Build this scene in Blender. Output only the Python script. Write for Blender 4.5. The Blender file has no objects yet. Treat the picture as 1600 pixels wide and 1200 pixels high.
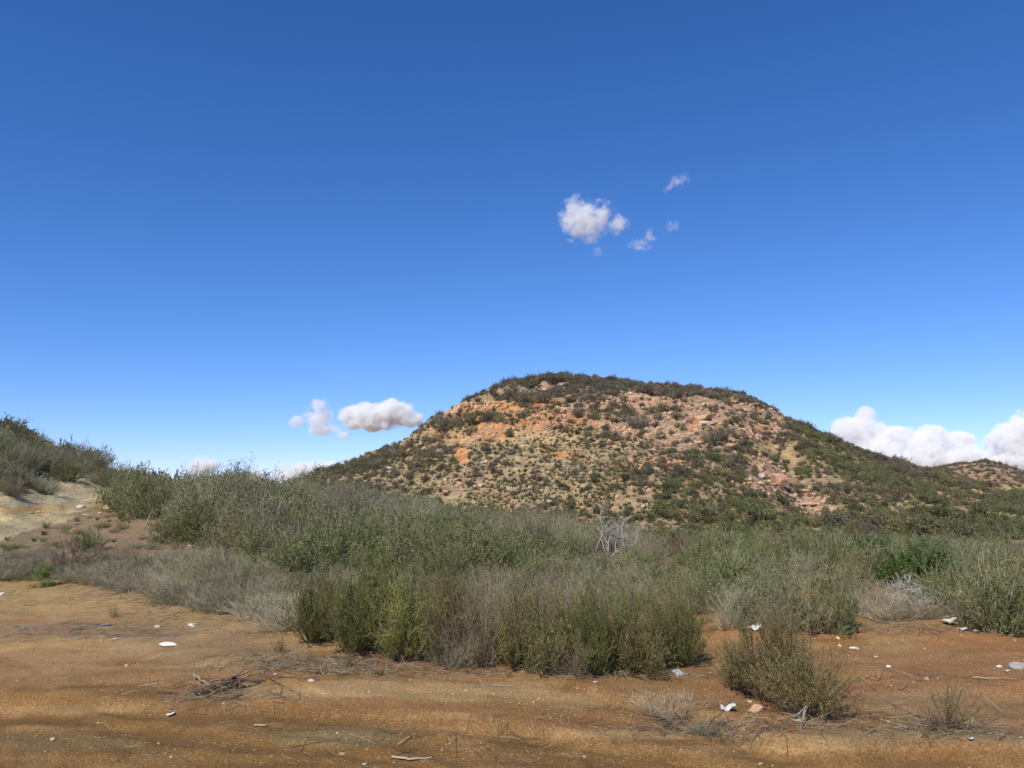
import bpy, math, random
import numpy as np
from mathutils import Vector

R = math.radians
scene = bpy.context.scene
COL = scene.collection
rng = np.random.default_rng(7)
random.seed(7)

# ------------------------------------------------------------------ camera
F = 1331.0
PITCH = R(7.7)
CAMZ = 2.0
cam_data = bpy.data.cameras.new('camera')
cam_data.sensor_width = 36.0
cam_data.lens = 36.0 * F / 1600.0
cam_data.clip_start = 0.1
cam_data.clip_end = 20000
cam = bpy.data.objects.new('camera', cam_data)
cam.location = (0, 0, CAMZ)
cam.rotation_euler = (R(90) + PITCH, 0, 0)
COL.objects.link(cam)
scene.camera = cam

# ------------------------------------------------------------------ light
SUN_EL = R(47)
SUN_AZ = R(212)          # compass style: 0 = +Y (the view), clockwise; the sun is behind the camera, to the left
world = bpy.data.worlds.new('World')
scene.world = world
world.use_nodes = True
wn = world.node_tree
bg = wn.nodes['Background']
sky = wn.nodes.new('ShaderNodeTexSky')
sky.sky_type = 'NISHITA'
sky.sun_disc = False
sky.sun_elevation = SUN_EL
sky.sun_rotation = SUN_AZ
sky.altitude = 2500
sky.air_density = 1.0
sky.dust_density = 0.0
sky.ozone_density = 3.0
# the camera's colour response to the sky: each channel through its own gamma and gain
wsep = wn.nodes.new('ShaderNodeSeparateColor'); wcmb = wn.nodes.new('ShaderNodeCombineColor')
wn.links.new(sky.outputs[0], wsep.inputs[0])
for ch, (gain, gam) in enumerate(((1.13, 1.42), (1.0, 1.1), (1.34, 1.0))):
    STR = 0.12                                    # the gamma is taken at display level
    m1 = wn.nodes.new('ShaderNodeMath'); m1.operation = 'MULTIPLY'; m1.inputs[1].default_value = STR
    m2 = wn.nodes.new('ShaderNodeMath'); m2.operation = 'POWER'; m2.inputs[1].default_value = gam
    m3 = wn.nodes.new('ShaderNodeMath'); m3.operation = 'MULTIPLY'; m3.inputs[1].default_value = gain / STR
    wn.links.new(wsep.outputs[ch], m1.inputs[0]); wn.links.new(m1.outputs[0], m2.inputs[0]); wn.links.new(m2.outputs[0], m3.inputs[0]); wn.links.new(m3.outputs[0], wcmb.inputs[ch])
wn.links.new(wcmb.outputs[0], bg.inputs[0])
bg.inputs[1].default_value = 0.12
sun_data = bpy.data.lights.new('sun', 'SUN')
sun_data.energy = 4.6
sun_data.angle = R(0.53)
sun_data.color = (1.0, 0.93, 0.80)
sun = bpy.data.objects.new('sun', sun_data)
sdir = Vector((math.sin(SUN_AZ) * math.cos(SUN_EL), math.cos(SUN_AZ) * math.cos(SUN_EL), math.sin(SUN_EL)))
sun.rotation_euler = sdir.to_track_quat('Z', 'Y').to_euler()
sun.location = (0, 0, 50)
COL.objects.link(sun)

scene.view_settings.view_transform = 'Standard'
scene.view_settings.look = 'None'
scene.view_settings.gamma = 1.0
scene.view_settings.exposure = 0.0
scene.view_settings.use_curve_mapping = False
scene.render.engine = 'CYCLES'
cy = scene.cycles
cy.max_bounces = 8
cy.diffuse_bounces = 3
cy.glossy_bounces = 2
cy.transmission_bounces = 4
cy.volume_bounces = 32
cy.transparent_max_bounces = 8
cy.use_denoising = True
cy.use_adaptive_sampling = False

# ------------------------------------------------------------------ projection helpers
CP, SP = math.cos(PITCH), math.sin(PITCH)

def ray(px, py):
    a = (np.asarray(px, float) - 800) / F
    v = (600 - np.asarray(py, float)) / F
    dy = CP - SP * v
    dz = SP + CP * v
    return a / dy, dz / dy           # x and z per metre of y

def project(x, y, z):
    dz = z - CAMZ
    d = np.maximum(y * CP + dz * SP, 0.05)
    v = (-y * SP + dz * CP) / d
    return 800 + F * x / d, 600 - F * v

def pt(px, py, Y):
    a, b = ray(px, py)
    return a * Y, Y, CAMZ + b * Y

# ------------------------------------------------------------------ noise
def _hash(ix, iy, s):
    h = (ix.astype(np.int64) * 374761393 + iy.astype(np.int64) * 668265263 + s * 974634777) & 0x7fffffff
    h = ((h ^ (h >> 13)) * 1274126177) & 0x7fffffff
    h = h ^ (h >> 16)
    return (h & 0xffff) / 65535.0

def vnoise(x, y, s=0):
    ix, iy = np.floor(x), np.floor(y)
    fx, fy = x - ix, y - iy
    fx = fx * fx * fx * (fx * (fx * 6 - 15) + 10)
    fy = fy * fy * fy * (fy * (fy * 6 - 15) + 10)
    a = _hash(ix, iy, s); b = _hash(ix + 1, iy, s); c = _hash(ix, iy + 1, s); d = _hash(ix + 1, iy + 1, s)
    return (a * (1 - fx) + b * fx) * (1 - fy) + (c * (1 - fx) + d * fx) * fy * 1.0

def fbm(x, y, scale, octaves=4, s=0, gain=0.5):
    x = np.asarray(x, float) / scale; y = np.asarray(y, float) / scale
    o = 0; a = 1; t = 0
    for k in range(octaves):
        ca, sa = math.cos(0.6 * k + .3), math.sin(0.6 * k + .3)
        o = o + a * (vnoise(x * ca - y * sa + 17.3 * k, x * sa + y * ca - 9.1 * k, s + k) * 2 - 1)
        t += a; a *= gain; x = x * 2.03; y = y * 2.03
    return o / t * 1.4

def sstep(a, b, x):
    t = np.clip((np.asarray(x, float) - a) / (b - a), 0, 1)
    return t * t * (3 - 2 * t)

# ------------------------------------------------------------------ terrain
CTRL = [(0,905,22),(250,940,17),(450,985,13),(0,870,25),(0,832,30),(60,803,37),(130,772,46),
        (0,778,37),(80,768,45),(140,760,50),(165,762,62),(0,745,42),(0,700,53),(60,722,58),(130,742,66),(0,668,76),(100,705,84),
        (200,752,76),(250,808,32),(350,782,40),(250,785,45),(200,772,52),(350,852,27),(300,872,24),(200,842,28),(120,850,27),
        (450,806,38),(520,806,40),(600,818,42),(600,888,22),(700,838,45),(850,852,45),(1000,862,45),(1000,872,30),
        (1200,864,50),(1200,895,24),(1300,908,21),(1450,876,42),(1600,886,40),(500,790,80),(350,785,85),(900,834,85),(1250,832,85),(1600,850,85),(1750,850,80),(-150,740,60),(-150,700,80),(-150,800,35),(-150,860,25),(1750,890,40)]
cx, cyy, cz = [], [], []
for (a_, b_, c_) in CTRL:
    X_, Y_, Z_ = pt(a_, b_, c_)
    cx.append(float(X_)); cyy.append(float(Y_)); cz.append(float(Z_))
for (X_, Y_, Z_) in [(0,0,0),(-4,4,0),(4,4,0),(0,7,0),(-5,9,0.0),(5,9,-.02),(8,13,0.08),(0,11,0),(3,14,0.02),(-4,14,0),(9,10,0),(-10,10,0),(-20,0,0.5),(20,0,0),(0,-20,0),(-40,20,5),(35,20,-0.5),(-60,-30,2),(60,-30,0),(0,-80,0),
                     (-70,60,7),(80,60,-1),(0,250,-1),(-150,250,4),(150,250,-2),(-200,0,4),(200,0,-2),(0,-300,0),(0,1000,0),(-1000,0,0),(1000,0,0),(0,-1000,0),(0,4000,0),(4000,0,0),(-4000,0,0),(0,-4000,0)]:
    cx.append(X_); cyy.append(Y_); cz.append(Z_)
cx, cyy, cz = map(np.array, (cx, cyy, cz))

def warpq(x, y):
    r = np.sqrt(x * x + y * y) + 1e-6
    k = np.arcsinh(r / 8.0) / r
    return x * k, y * k
qx, qy = warpq(cx, cyy)
def _tps(d2):
    return 0.5 * d2 * np.log(d2 + 1e-9)
n_ = len(cx)
A = np.zeros((n_ + 3, n_ + 3))
A[:n_, :n_] = _tps((qx[:, None] - qx[None]) ** 2 + (qy[:, None] - qy[None]) ** 2) + np.eye(n_) * 2e-4
A[:n_, n_] = 1; A[:n_, n_ + 1] = qx; A[:n_, n_ + 2] = qy
A[n_:, :n_] = A[:n_, n_:].T
W = np.linalg.solve(A, np.concatenate([cz, np.zeros(3)]))

def base_h(x, y):
    sx, sy = warpq(x, y)
    o = W[n_] + W[n_ + 1] * sx + W[n_ + 2] * sy
    for i in range(n_):
        o = o + W[i] * _tps((sx - qx[i]) ** 2 + (sy - qy[i]) ** 2)
    return o

def crest_table(pts, ycs, ybs, zb, power):
    """for each bearing: the crest height that puts the hill's outline where the photograph shows it"""
    px = np.array([p[0] for p in pts], float); py = np.array([p[1] for p in pts], float)
    u, s = ray(px, py)
    yc = np.interp(px, [q[0] for q in ycs], [q[1] for q in ycs])
    yb = np.interp(px, [q[0] for q in ybs], [q[1] for q in ybs])
    t = np.linspace(0, 1, 200)[None]
    Y = yb[:, None] + (yc - yb)[:, None] * t
    g = 1 - (1 - t) ** power
    need = np.max(s[:, None] * np.ones_like(t), 1)
    # solve zc so that max((z-CAMZ)/Y) = s
    zc = np.zeros(len(px))
    for i in range(len(px)):
        lo, hi = -10.0, 120.0
        for _ in range(40):
            m = (lo + hi) / 2
            z = zb + (m - zb) * g[0]
            if np.max((z - CAMZ) / Y[i]) < s[i]: lo = m
            else: hi = m
        zc[i] = (lo + hi) / 2
    return u, zc, yc, yb

H1 = crest_table([(300,830),(400,790),(470,758),(500,742),(560,724),(620,700),(680,658),(730,629),(790,607),(850,596),(930,598),(1000,604),(1080,610),(1140,616),(1175,628),(1200,643),(1240,664),(1270,678),(1310,696),(1350,712),(1400,728),(1440,738),(1500,752),(1560,765),(1600,773),(1700,795),(1900,830),(2200,850)],
                 [(300,128),(700,150),(900,160),(1150,158),(1600,150),(2200,150)], [(300,96),(600,88),(900,84),(1300,82),(1600,80),(2200,80)], -2.0, 1.75)
H2 = crest_table([(1200,790),(1330,760),(1400,744),(1440,737),(1480,730),(1510,726),(1545,722),(1570,726),(1600,735),(1700,742),(1800,730),(1950,745),(2200,775)],
                 [(1200,340),(2200,330)], [(1200,210),(2200,200)], -2.0, 1.6)

def hill_h(x, y, T, zb, power, back):
    u, zc, yc, yb = T
    yy = np.maximum(y, 1.0)
    uu = x / yy
    c = np.interp(uu, u, zc); Yc = np.interp(uu, u, yc); Yb = np.interp(uu, u, yb)
    edge = sstep(u[0] - 0.35, u[0], uu) * (1 - sstep(u[-1], u[-1] + 0.6, uu))
    t = (yy - Yb) / (Yc - Yb)
    g = np.where(t < 1, 1 - (1 - np.clip(t, 0, 1)) ** power, np.cos(np.clip((t - 1) * (Yc - Yb) / back, 0, 1) * math.pi) * 0.5 + 0.5)
    g = np.where(t < 0, t * power, g)
    z = zb + np.maximum(c - zb, .3) * g
    z = np.where(y < 20, -50, z)
    return np.where(edge > 0, zb - 3 + (z - zb + 3) * edge, -50), t, uu

def poly_dist(x, y, P):
    """signed distance to a polyline in plan and position along it"""
    best = np.full(x.shape, 1e9); side = np.zeros(x.shape)
    for (x0, y0), (x1, y1) in zip(P[:-1], P[1:]):
        dx, dy = x1 - x0, y1 - y0
        t = np.clip(((x - x0) * dx + (y - y0) * dy) / (dx * dx + dy * dy), 0, 1)
        ex, ey = x - (x0 + t * dx), y - (y0 + t * dy)
        d = np.sqrt(ex * ex + ey * ey)
        s = np.sign(dx * ey - dy * ex)
        side = np.where(d < best, s, side); best = np.minimum(best, d)
    return best, side

def flat_poly(pxs):
    out = []
    for a_, b_ in pxs:
        u_, s_ = ray(a_, b_)
        Yv = -CAMZ / s_
        out.append((float(u_ * Yv), float(Yv)))
    return out

STEPS = [  # (polyline in the photo, drop on the near side, width)
    (flat_poly([(60,1075),(250,1090),(420,1098),(560,1103),(700,1108),(860,1115),(1000,1135),(1180,1162),(1400,1180),(1700,1200)]), 0.075, 0.16),
    (flat_poly([(-200,1040),(0,1068),(150,1098),(330,1128),(520,1150),(700,1180),(900,1210)]), 0.05, 0.14),
    (flat_poly([(1060,1095),(1150,1112),(1230,1140),(1330,1150),(1450,1140),(1560,1150),(1750,1150)]), 0.11, 0.2),
    (flat_poly([(-100,985),(60,1000),(170,992),(300,1025),(420,1060)]), 0.04, 0.25),
]
RIDGES = [
    (flat_poly([(-100,1120),(120,1140),(350,1165),(600,1188),(800,1215)]), 0.035, 0.12),
    (flat_poly([(350,1120),(560,1135),(700,1150),(900,1165)]), 0.03, 0.10),
    (flat_poly([(700,1150),(950,1150),(1150,1172),(1450,1192)]), 0.035, 0.12),
    (flat_poly([(1150,1002),(1250,990),(1400,1000),(1520,990),(1640,985)]), 0.10, 0.5),
    (flat_poly([(1370,1050),(1500,1075),(1640,1080)]), 0.07, 0.4),
    (flat_poly([(420,1120),(600,1150),(760,1185)]), -0.03, 0.18),
    (flat_poly([(-100,1165),(200,1185),(500,1215)]), -0.03, 0.2),
]

def hill_detail(x, y, t, uu, px_guess):
    """gullies, lumps and the orange cut in the upper left of the hill"""
    m = sstep(0.0, 0.15, t)
    d = m * (0.9 * fbm(x, y, 16, 4, 31) + 0.6 * np.abs(fbm(x, y, 5, 4, 37)) + 0.22 * fbm(x, y, 1.8, 3, 41))
    # gully on the right face
    gu = np.interp(t, [0, .3, .6, .85], [ray(1262, 800)[0], ray(1238, 760)[0], ray(1165, 700)[0], ray(1120, 660)[0]])
    gd = (uu - gu) * y
    d = d - 1.5 * np.exp(-(gd / 3.0) ** 2) * sstep(0, .15, t) * (1 - sstep(.75, .95, t))
    return d

def H(x, y, micro=True):
    x = np.asarray(x, float); y = np.asarray(y, float)
    z = base_h(x, y)
    r = np.sqrt(x * x + y * y)
    z = z + 0.12 * fbm(x, y, 9, 3, 3) * sstep(12, 25, r)
    z = z + sstep(-14, -20, x) * sstep(24, 30, y) * (1 - sstep(80, 110, y)) * (.30 * np.abs(fbm(x, y, 2.2, 4, 73)) + .10 * fbm(x, y, .7, 3, 75))
    z = z + 0.5 * fbm(x, y, 60, 3, 5) * sstep(90, 250, r)
    h1, t1, uu = hill_h(x, y, H1, -2.0, 1.75, 120)
    h1 = h1 + hill_detail(x, y, t1, uu, None) * (h1 > -6)
    # the orange cut: a small cliff in the upper left
    pxv = 800 + uu * F
    cut = np.interp(pxv, [650, 690, 740, 800, 880, 1000], [.60, .66, .76, .72, .70, .70]) + 0.012 * fbm(x, y, 2.5, 3, 77)
    cw = sstep(655, 700, pxv) * (1 - sstep(840, 930, pxv))
    h1 = h1 - cw * 2.3 * np.exp(-np.maximum(cut - t1, 0) / .13) * (t1 < cut + .02) * sstep(cut + .02, cut - .004, t1)
    h2, t2, _ = hill_h(x, y, H2, -2.0, 1.6, 200)
    h2 = h2 + sstep(0, .2, t2) * (1.2 * fbm(x, y, 30, 4, 51) + .4 * fbm(x, y, 7, 3, 53)) * (h2 > -6)
    k = 0.8
    for hh in (h1, h2):
        m = np.maximum(z, hh)
        z = m + np.maximum(k - np.abs(z - hh), 0) ** 2 / (4 * k)
    # foreground relief
    near = 1 - sstep(22, 45, r)
    if np.any(near > 0):
        for P_, hgt, w in STEPS:
            d, s = poly_dist(x, y, P_)
            sd = d * s + 0.10 * fbm(x, y, 0.8, 3, 61)
            z = z - near * 1.6 * hgt * (1 - sstep(-w, w * .35, sd)) * np.exp(-np.maximum(d - .25, 0) / 1.1)
        for P_, hgt, w in RIDGES:
            d, s = poly_dist(x, y, P_)
            d = d + 0.05 * fbm(x, y, 0.5, 3, 65)
            z = z + near * 1.5 * hgt * np.exp(-(d / w) ** 2)
        z = z + near * (0.05 * fbm(x, y, 1.6, 3, 11) + 0.018 * fbm(x, y, 0.35, 3, 13) + 0.006 * fbm(x, y, 0.09, 2, 17))
    return z

# ------------------------------------------------------------------ soil colour maps (albedo)
def patch(c, px, py, x, y, spots, nscale, nseed):
    n1 = fbm(x, y, nscale, 4, nseed); n2 = fbm(x, y, nscale * .25, 3, nseed + 9)
    for (ax, ay, rx, ry, col, w) in spots:
        d = np.sqrt(((px - ax) / rx) ** 2 + ((py - ay) / ry) ** 2) + 0.38 * n1 + 0.22 * n2
        k = (w * (1 - sstep(0.75, 1.1, d)))[:, None]
        c = c * (1 - k) + np.array(col) * k
    return c

SOIL = (0.305, 0.185, 0.082); DARKSOIL = (0.20, 0.118, 0.042); PALE = (0.42, 0.295, 0.145); RED = (0.28, 0.15, 0.06); SILT = (0.225, 0.175, 0.08)
DUST = (0.375, 0.27, 0.13)
def soil_colour(x, y, z, zone):
    px, py = project(x, y, z)
    inview = (y > 2)
    px = np.where(inview, px, 800 + 0 * px); py = np.where(inview, py, 1400)
    n = len(x)
    c = np.tile(np.array(SOIL), (n, 1))
    v = fbm(x, y, 2.5, 5, 101)[:, None]
    c = c * (1 + .22 * v)
    w = (0.5 * sstep(.1, .7, fbm(x, y, 1.2, 4, 111)))[:, None]
    c = c * (1 - w) + np.array(PALE) * w * .9
    w = (0.7 * sstep(.15, .6, fbm(x, y, .8, 4, 117)))[:, None]
    c = c * (1 - w) + np.array(DARKSOIL) * 1.3 * w
    nearspots = [
        (100, 842, 220, 30, (.235, .185, .105), 1.0), (330, 862, 120, 18, (.25, .195, .12), .8), (190, 812, 90, 22, (.25, .19, .11), .9),
        (150, 935, 330, 38, DUST, .8), (330, 985, 260, 40, DUST, .6), (90, 1010, 160, 32, PALE, .55),
        (650, 1082, 260, 20, PALE, .85), (900, 1092, 260, 16, PALE, .6), (640, 1118, 110, 10, PALE, .7), (950, 1150, 200, 10, PALE, .6), (1250, 1175, 260, 12, PALE, .45),
        (560, 1103, 260, 12, RED, .8), (300, 1120, 300, 22, DARKSOIL, .55), (150, 1085, 220, 20, DARKSOIL, .6), (350, 1165, 520, 30, DARKSOIL, .75), (90, 1160, 150, 14, SILT, .7),
        (530, 1152, 110, 16, SILT, .9), (900, 1128, 260, 14, RED, .5), (200, 1128, 340, 7, DARKSOIL, .7), (520, 1128, 200, 6, DARKSOIL, .6), (1050, 1160, 300, 6, DARKSOIL, .6), (1380, 1178, 260, 6, DARKSOIL, .6), (420, 1185, 420, 6, PALE, .35), (1000, 1175, 260, 5, PALE, .4), (120, 1108, 200, 6, PALE, .4), (800, 1190, 900, 22, DARKSOIL, .75), (1100, 1135, 140, 16, (0.25, .17, .1), .6),
        (560, 1035, 130, 13, (.27, .17, .1), .7), (330, 1020, 130, 30, (.27, .19, .11), .6), (170, 985, 170, 14, (.26, .19, .12), .7),
        (1300, 990, 210, 12, (.35, .185, .08), .7), (1560, 1000, 120, 16, (.35, .185, .08), .7), (1400, 1050, 260, 40, (.31, .165, .08), .5), (1480, 1105, 200, 28, (.33, .22, .12), .5),
        (1250, 1130, 120, 22, RED, .6), (1420, 1150, 250, 12, (.24, .19, .11), .7), (1500, 1185, 300, 14, RED, .4), (1200, 1075, 200, 25, (.3, .17, .085), .6),
        (240, 835, 190, 28, (.27, .20, .125), .95), (300, 900, 130, 8, (.40, .19, .07), .7), (300, 860, 60, 14, (.38, .2, .08), .6), (1300, 905, 60, 10, (.33, .175, .08), .8), (1020, 862, 60, 12, (.32, .18, .09), .8),
    ]
    c = patch(c, px, py, x, y, nearspots, 1.0, 131)
    c = c * np.array([1.17, 1.08, .97])
    # streaks left by water and wheels, running with the relief
    st = fbm(x * .35 + y * .25, y * 1.6, .35, 4, 141)[:, None]
    c = c * (1 + .20 * st * (1 - sstep(30, 60, y))[:, None])
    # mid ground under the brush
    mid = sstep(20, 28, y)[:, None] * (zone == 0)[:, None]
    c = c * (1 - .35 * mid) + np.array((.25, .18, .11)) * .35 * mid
    # hill
    hz = (zone == 1)
    if hz.any():
        hx, hy, hpx, hpy = x[hz], y[hz], px[hz], py[hz]
        h = np.tile(np.array((0.36, 0.25, 0.125)), (hz.sum(), 1))
        k = sstep(-.2, .6, fbm(hx, hy, 7, 4, 201))[:, None]
        h = h * (1 - k) + np.array((.44, .28, .13)) * k
        k = (.8 * sstep(.1, .6, fbm(hx, hy, 3, 4, 207)))[:, None]
        h = h * (1 - k) + np.array((.30, .25, .12)) * k
        OR = (.62, .27, .075); PK = (.43, .26, .155); YE = (.48, .33, .13); OL = (.36, .275, .13)
        spots = [(860, 740, 260, 50, OL, .8), (700, 745, 170, 40, (.37, .26, .13), .7), (1090, 745, 200, 80, (.33, .22, .12), .6),
                 (1080, 660, 210, 52, PK, .95), (950, 640, 120, 26, PK, .7), (1150, 640, 110, 24, PK, .7), (1010, 625, 110, 14, (.50, .27, .15), .8),
                 (750, 640, 82, 15, OR, 1.0), (830, 632, 60, 10, OR, .9), (690, 650, 26, 10, (.50, .30, .18), .9), (790, 672, 80, 18, OR, .8), (860, 655, 70, 12, OR, .8), (700, 682, 70, 14, (.53, .30, .11), .8),
                 (640, 690, 60, 12, (.50, .31, .13), .6), (722, 712, 12, 14, OR, .95), (680, 725, 30, 6, YE, .8), (840, 680, 60, 12, YE, .8), (930, 678, 60, 10, YE, .7), (880, 710, 40, 10, OR, .7), (900, 690, 120, 16, YE, .5),
                 (1085, 662, 12, 14, OR, .8), (1180, 665, 40, 10, OR, .6), (1195, 698, 26, 8, YE, .95), (1235, 715, 14, 34, YE, .85), (1255, 735, 12, 12, OR, .8), (1300, 752, 22, 10, YE, .9),
                 (1190, 745, 60, 34, PK, .7), (1255, 780, 34, 22, (.48, .28, .18), .8), (1280, 800, 40, 16, (.48, .29, .17), .9), (1305, 684, 16, 5, (.62, .50, .33), .9), (1190, 620, 40, 12, PK, .8),
                 (1330, 730, 120, 40, (.34, .24, .13), .6), (1480, 770, 70, 26, (.36, .21, .12), .8), (1560, 740, 90, 14, PK, .7), (1580, 765, 60, 6, (.52, .38, .12), .9), (1560, 750, 60, 8, (.48, .24, .11), .6),
                 (855, 606, 60, 12, (.45, .27, .17), .6), (1010, 760, 120, 30, (.36, .24, .11), .6), (1020, 725, 60, 12, OR, .4)]
        h = patch(h, hpx, hpy, hx, hy, spots, 4.0, 221)
        h = h * (1 + .25 * fbm(hx, hy, 1.1, 3, 231))[:, None]
        # rock steps in the cut
        g_ = h.mean(1, keepdims=True); h = (h * .86 + g_ * .14) * .97
        c[hz] = h
    # track
    rz = (zone == 2)
    if rz.any():
        rx_, ry_ = x[rz], y[rz]
        t = np.tile(np.array((.40, .31, .17)), (rz.sum(), 1))
        k = sstep(-.1, .5, fbm(rx_ + ry_ * .3, ry_, 3, 4, 301))[:, None]
        t = t * (1 - k) + np.array((.32, .27, .16)) * k
        t = t * (1 + .35 * fbm(rx_, ry_ * .5, .7, 3, 303))[:, None]
        t = patch(t, px[rz], py[rz], rx_, ry_, [(30, 797, 60, 7, (.40, .25, .10), .8), (60, 812, 90, 6, (.46, .38, .20), .8), (100, 775, 40, 8, (.30, .28, .19), .5), (20, 785, 60, 5, (.28,.265,.18), .5)], 1.5, 311)
        c[rz] = t
    lz = (zone == 3)
    if lz.any():
        l = np.tile(np.array((.23, .165, .09)), (lz.sum(), 1))
        k = sstep(-.2, .6, fbm(x[lz], y[lz], 2.5, 4, 321))[:, None]
        l = l * (1 - k) + np.array((.30, .205, .115)) * k
        c[lz] = l
    return np.clip(c, 0.01, .8)

# ------------------------------------------------------------------ materials
def new_mat(name):
    m = bpy.data.materials.new(name); m.use_nodes = True
    nt = m.node_tree
    return m, nt, nt.nodes['Principled BSDF'], nt.nodes['Material Output']

def N(nt, typ, **kw):
    n = nt.nodes.new(typ)
    for k, v in kw.items():
        if k in n.bl_rna.properties.keys(): setattr(n, k, v)
        else: n.inputs[k].default_value = v
    return n

def terrain_mat(name, fine, bump_d, fleck=(.52, .40, .25), fleck_amt=0.5, fleck_scale=60):
    m, nt, b, out = new_mat(name)
    L = nt.links.new
    at = N(nt, 'ShaderNodeAttribute', attribute_name='soil')
    geo = N(nt, 'ShaderNodeNewGeometry')
    n1 = N(nt, 'ShaderNodeTexNoise'); n1.inputs['Scale'].default_value = fine; n1.inputs['Detail'].default_value = 6; n1.inputs['Roughness'].default_value = .7
    L(geo.outputs['Position'], n1.inputs['Vector'])
    mr = N(nt, 'ShaderNodeMapRange'); mr.inputs['From Min'].default_value = .3; mr.inputs['From Max'].default_value = .7
    mr.inputs['To Min'].default_value = .5; mr.inputs['To Max'].default_value = 1.5
    L(n1.outputs['Fac'], mr.inputs['Value'])
    mul = N(nt, 'ShaderNodeVectorMath', operation='SCALE')
    L(at.outputs['Color'], mul.inputs[0]); L(mr.outputs[0], mul.inputs['Scale'])
    vo = N(nt, 'ShaderNodeTexVoronoi'); vo.inputs['Scale'].default_value = fleck_scale
    L(geo.outputs['Position'], vo.inputs['Vector'])
    # a few of the cells are pale grit
    sep = N(nt, 'ShaderNodeSeparateColor'); L(vo.outputs['Color'], sep.inputs[0])
    gt = N(nt, 'ShaderNodeMath', operation='GREATER_THAN'); gt.inputs[1].default_value = .86; L(sep.outputs[0], gt.inputs[0])
    ds = N(nt, 'ShaderNodeMath', operation='LESS_THAN'); ds.inputs[1].default_value = .38; L(vo.outputs['Distance'], ds.inputs[0])
    n2 = N(nt, 'ShaderNodeTexNoise'); n2.inputs['Scale'].default_value = fine * .06; n2.inputs['Detail'].default_value = 3
    L(geo.outputs['Position'], n2.inputs['Vector'])
    mr2 = N(nt, 'ShaderNodeMapRange'); mr2.inputs['From Min'].default_value = .42; mr2.inputs['From Max'].default_value = .62; L(n2.outputs['Fac'], mr2.inputs['Value'])
    p = N(nt, 'ShaderNodeMath', operation='MULTIPLY'); L(gt.outputs[0], p.inputs[0]); L(ds.outputs[0], p.inputs[1])
    p2 = N(nt, 'ShaderNodeMath', operation='MULTIPLY'); L(p.outputs[0], p2.inputs[0]); L(mr2.outputs[0], p2.inputs[1])
    p3 = N(nt, 'ShaderNodeMath', operation='MULTIPLY'); L(p2.outputs[0], p3.inputs[0]); p3.inputs[1].default_value = fleck_amt
    mx = N(nt, 'ShaderNodeMix', data_type='RGBA'); L(p3.outputs[0], mx.inputs[0]); L(mul.outputs[0], mx.inputs[6]); mx.inputs[7].default_value = (*fleck, 1)
    L(mx.outputs[2], b.inputs['Base Color'])
    b.inputs['Roughness'].default_value = .95
    b.inputs['Specular IOR Level'].default_value = .15
    bp = N(nt, 'ShaderNodeBump'); bp.inputs['Distance'].default_value = bump_d; bp.inputs['Strength'].default_value = 1.0
    ad = N(nt, 'ShaderNodeMath', operation='MULTIPLY_ADD'); L(p2.outputs[0], ad.inputs[0]); ad.inputs[1].default_value = .35; L(n1.outputs['Fac'], ad.inputs[2])
    L(ad.outputs[0], bp.inputs['Height']); L(bp.outputs[0], b.inputs['Normal'])
    return m

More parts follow.
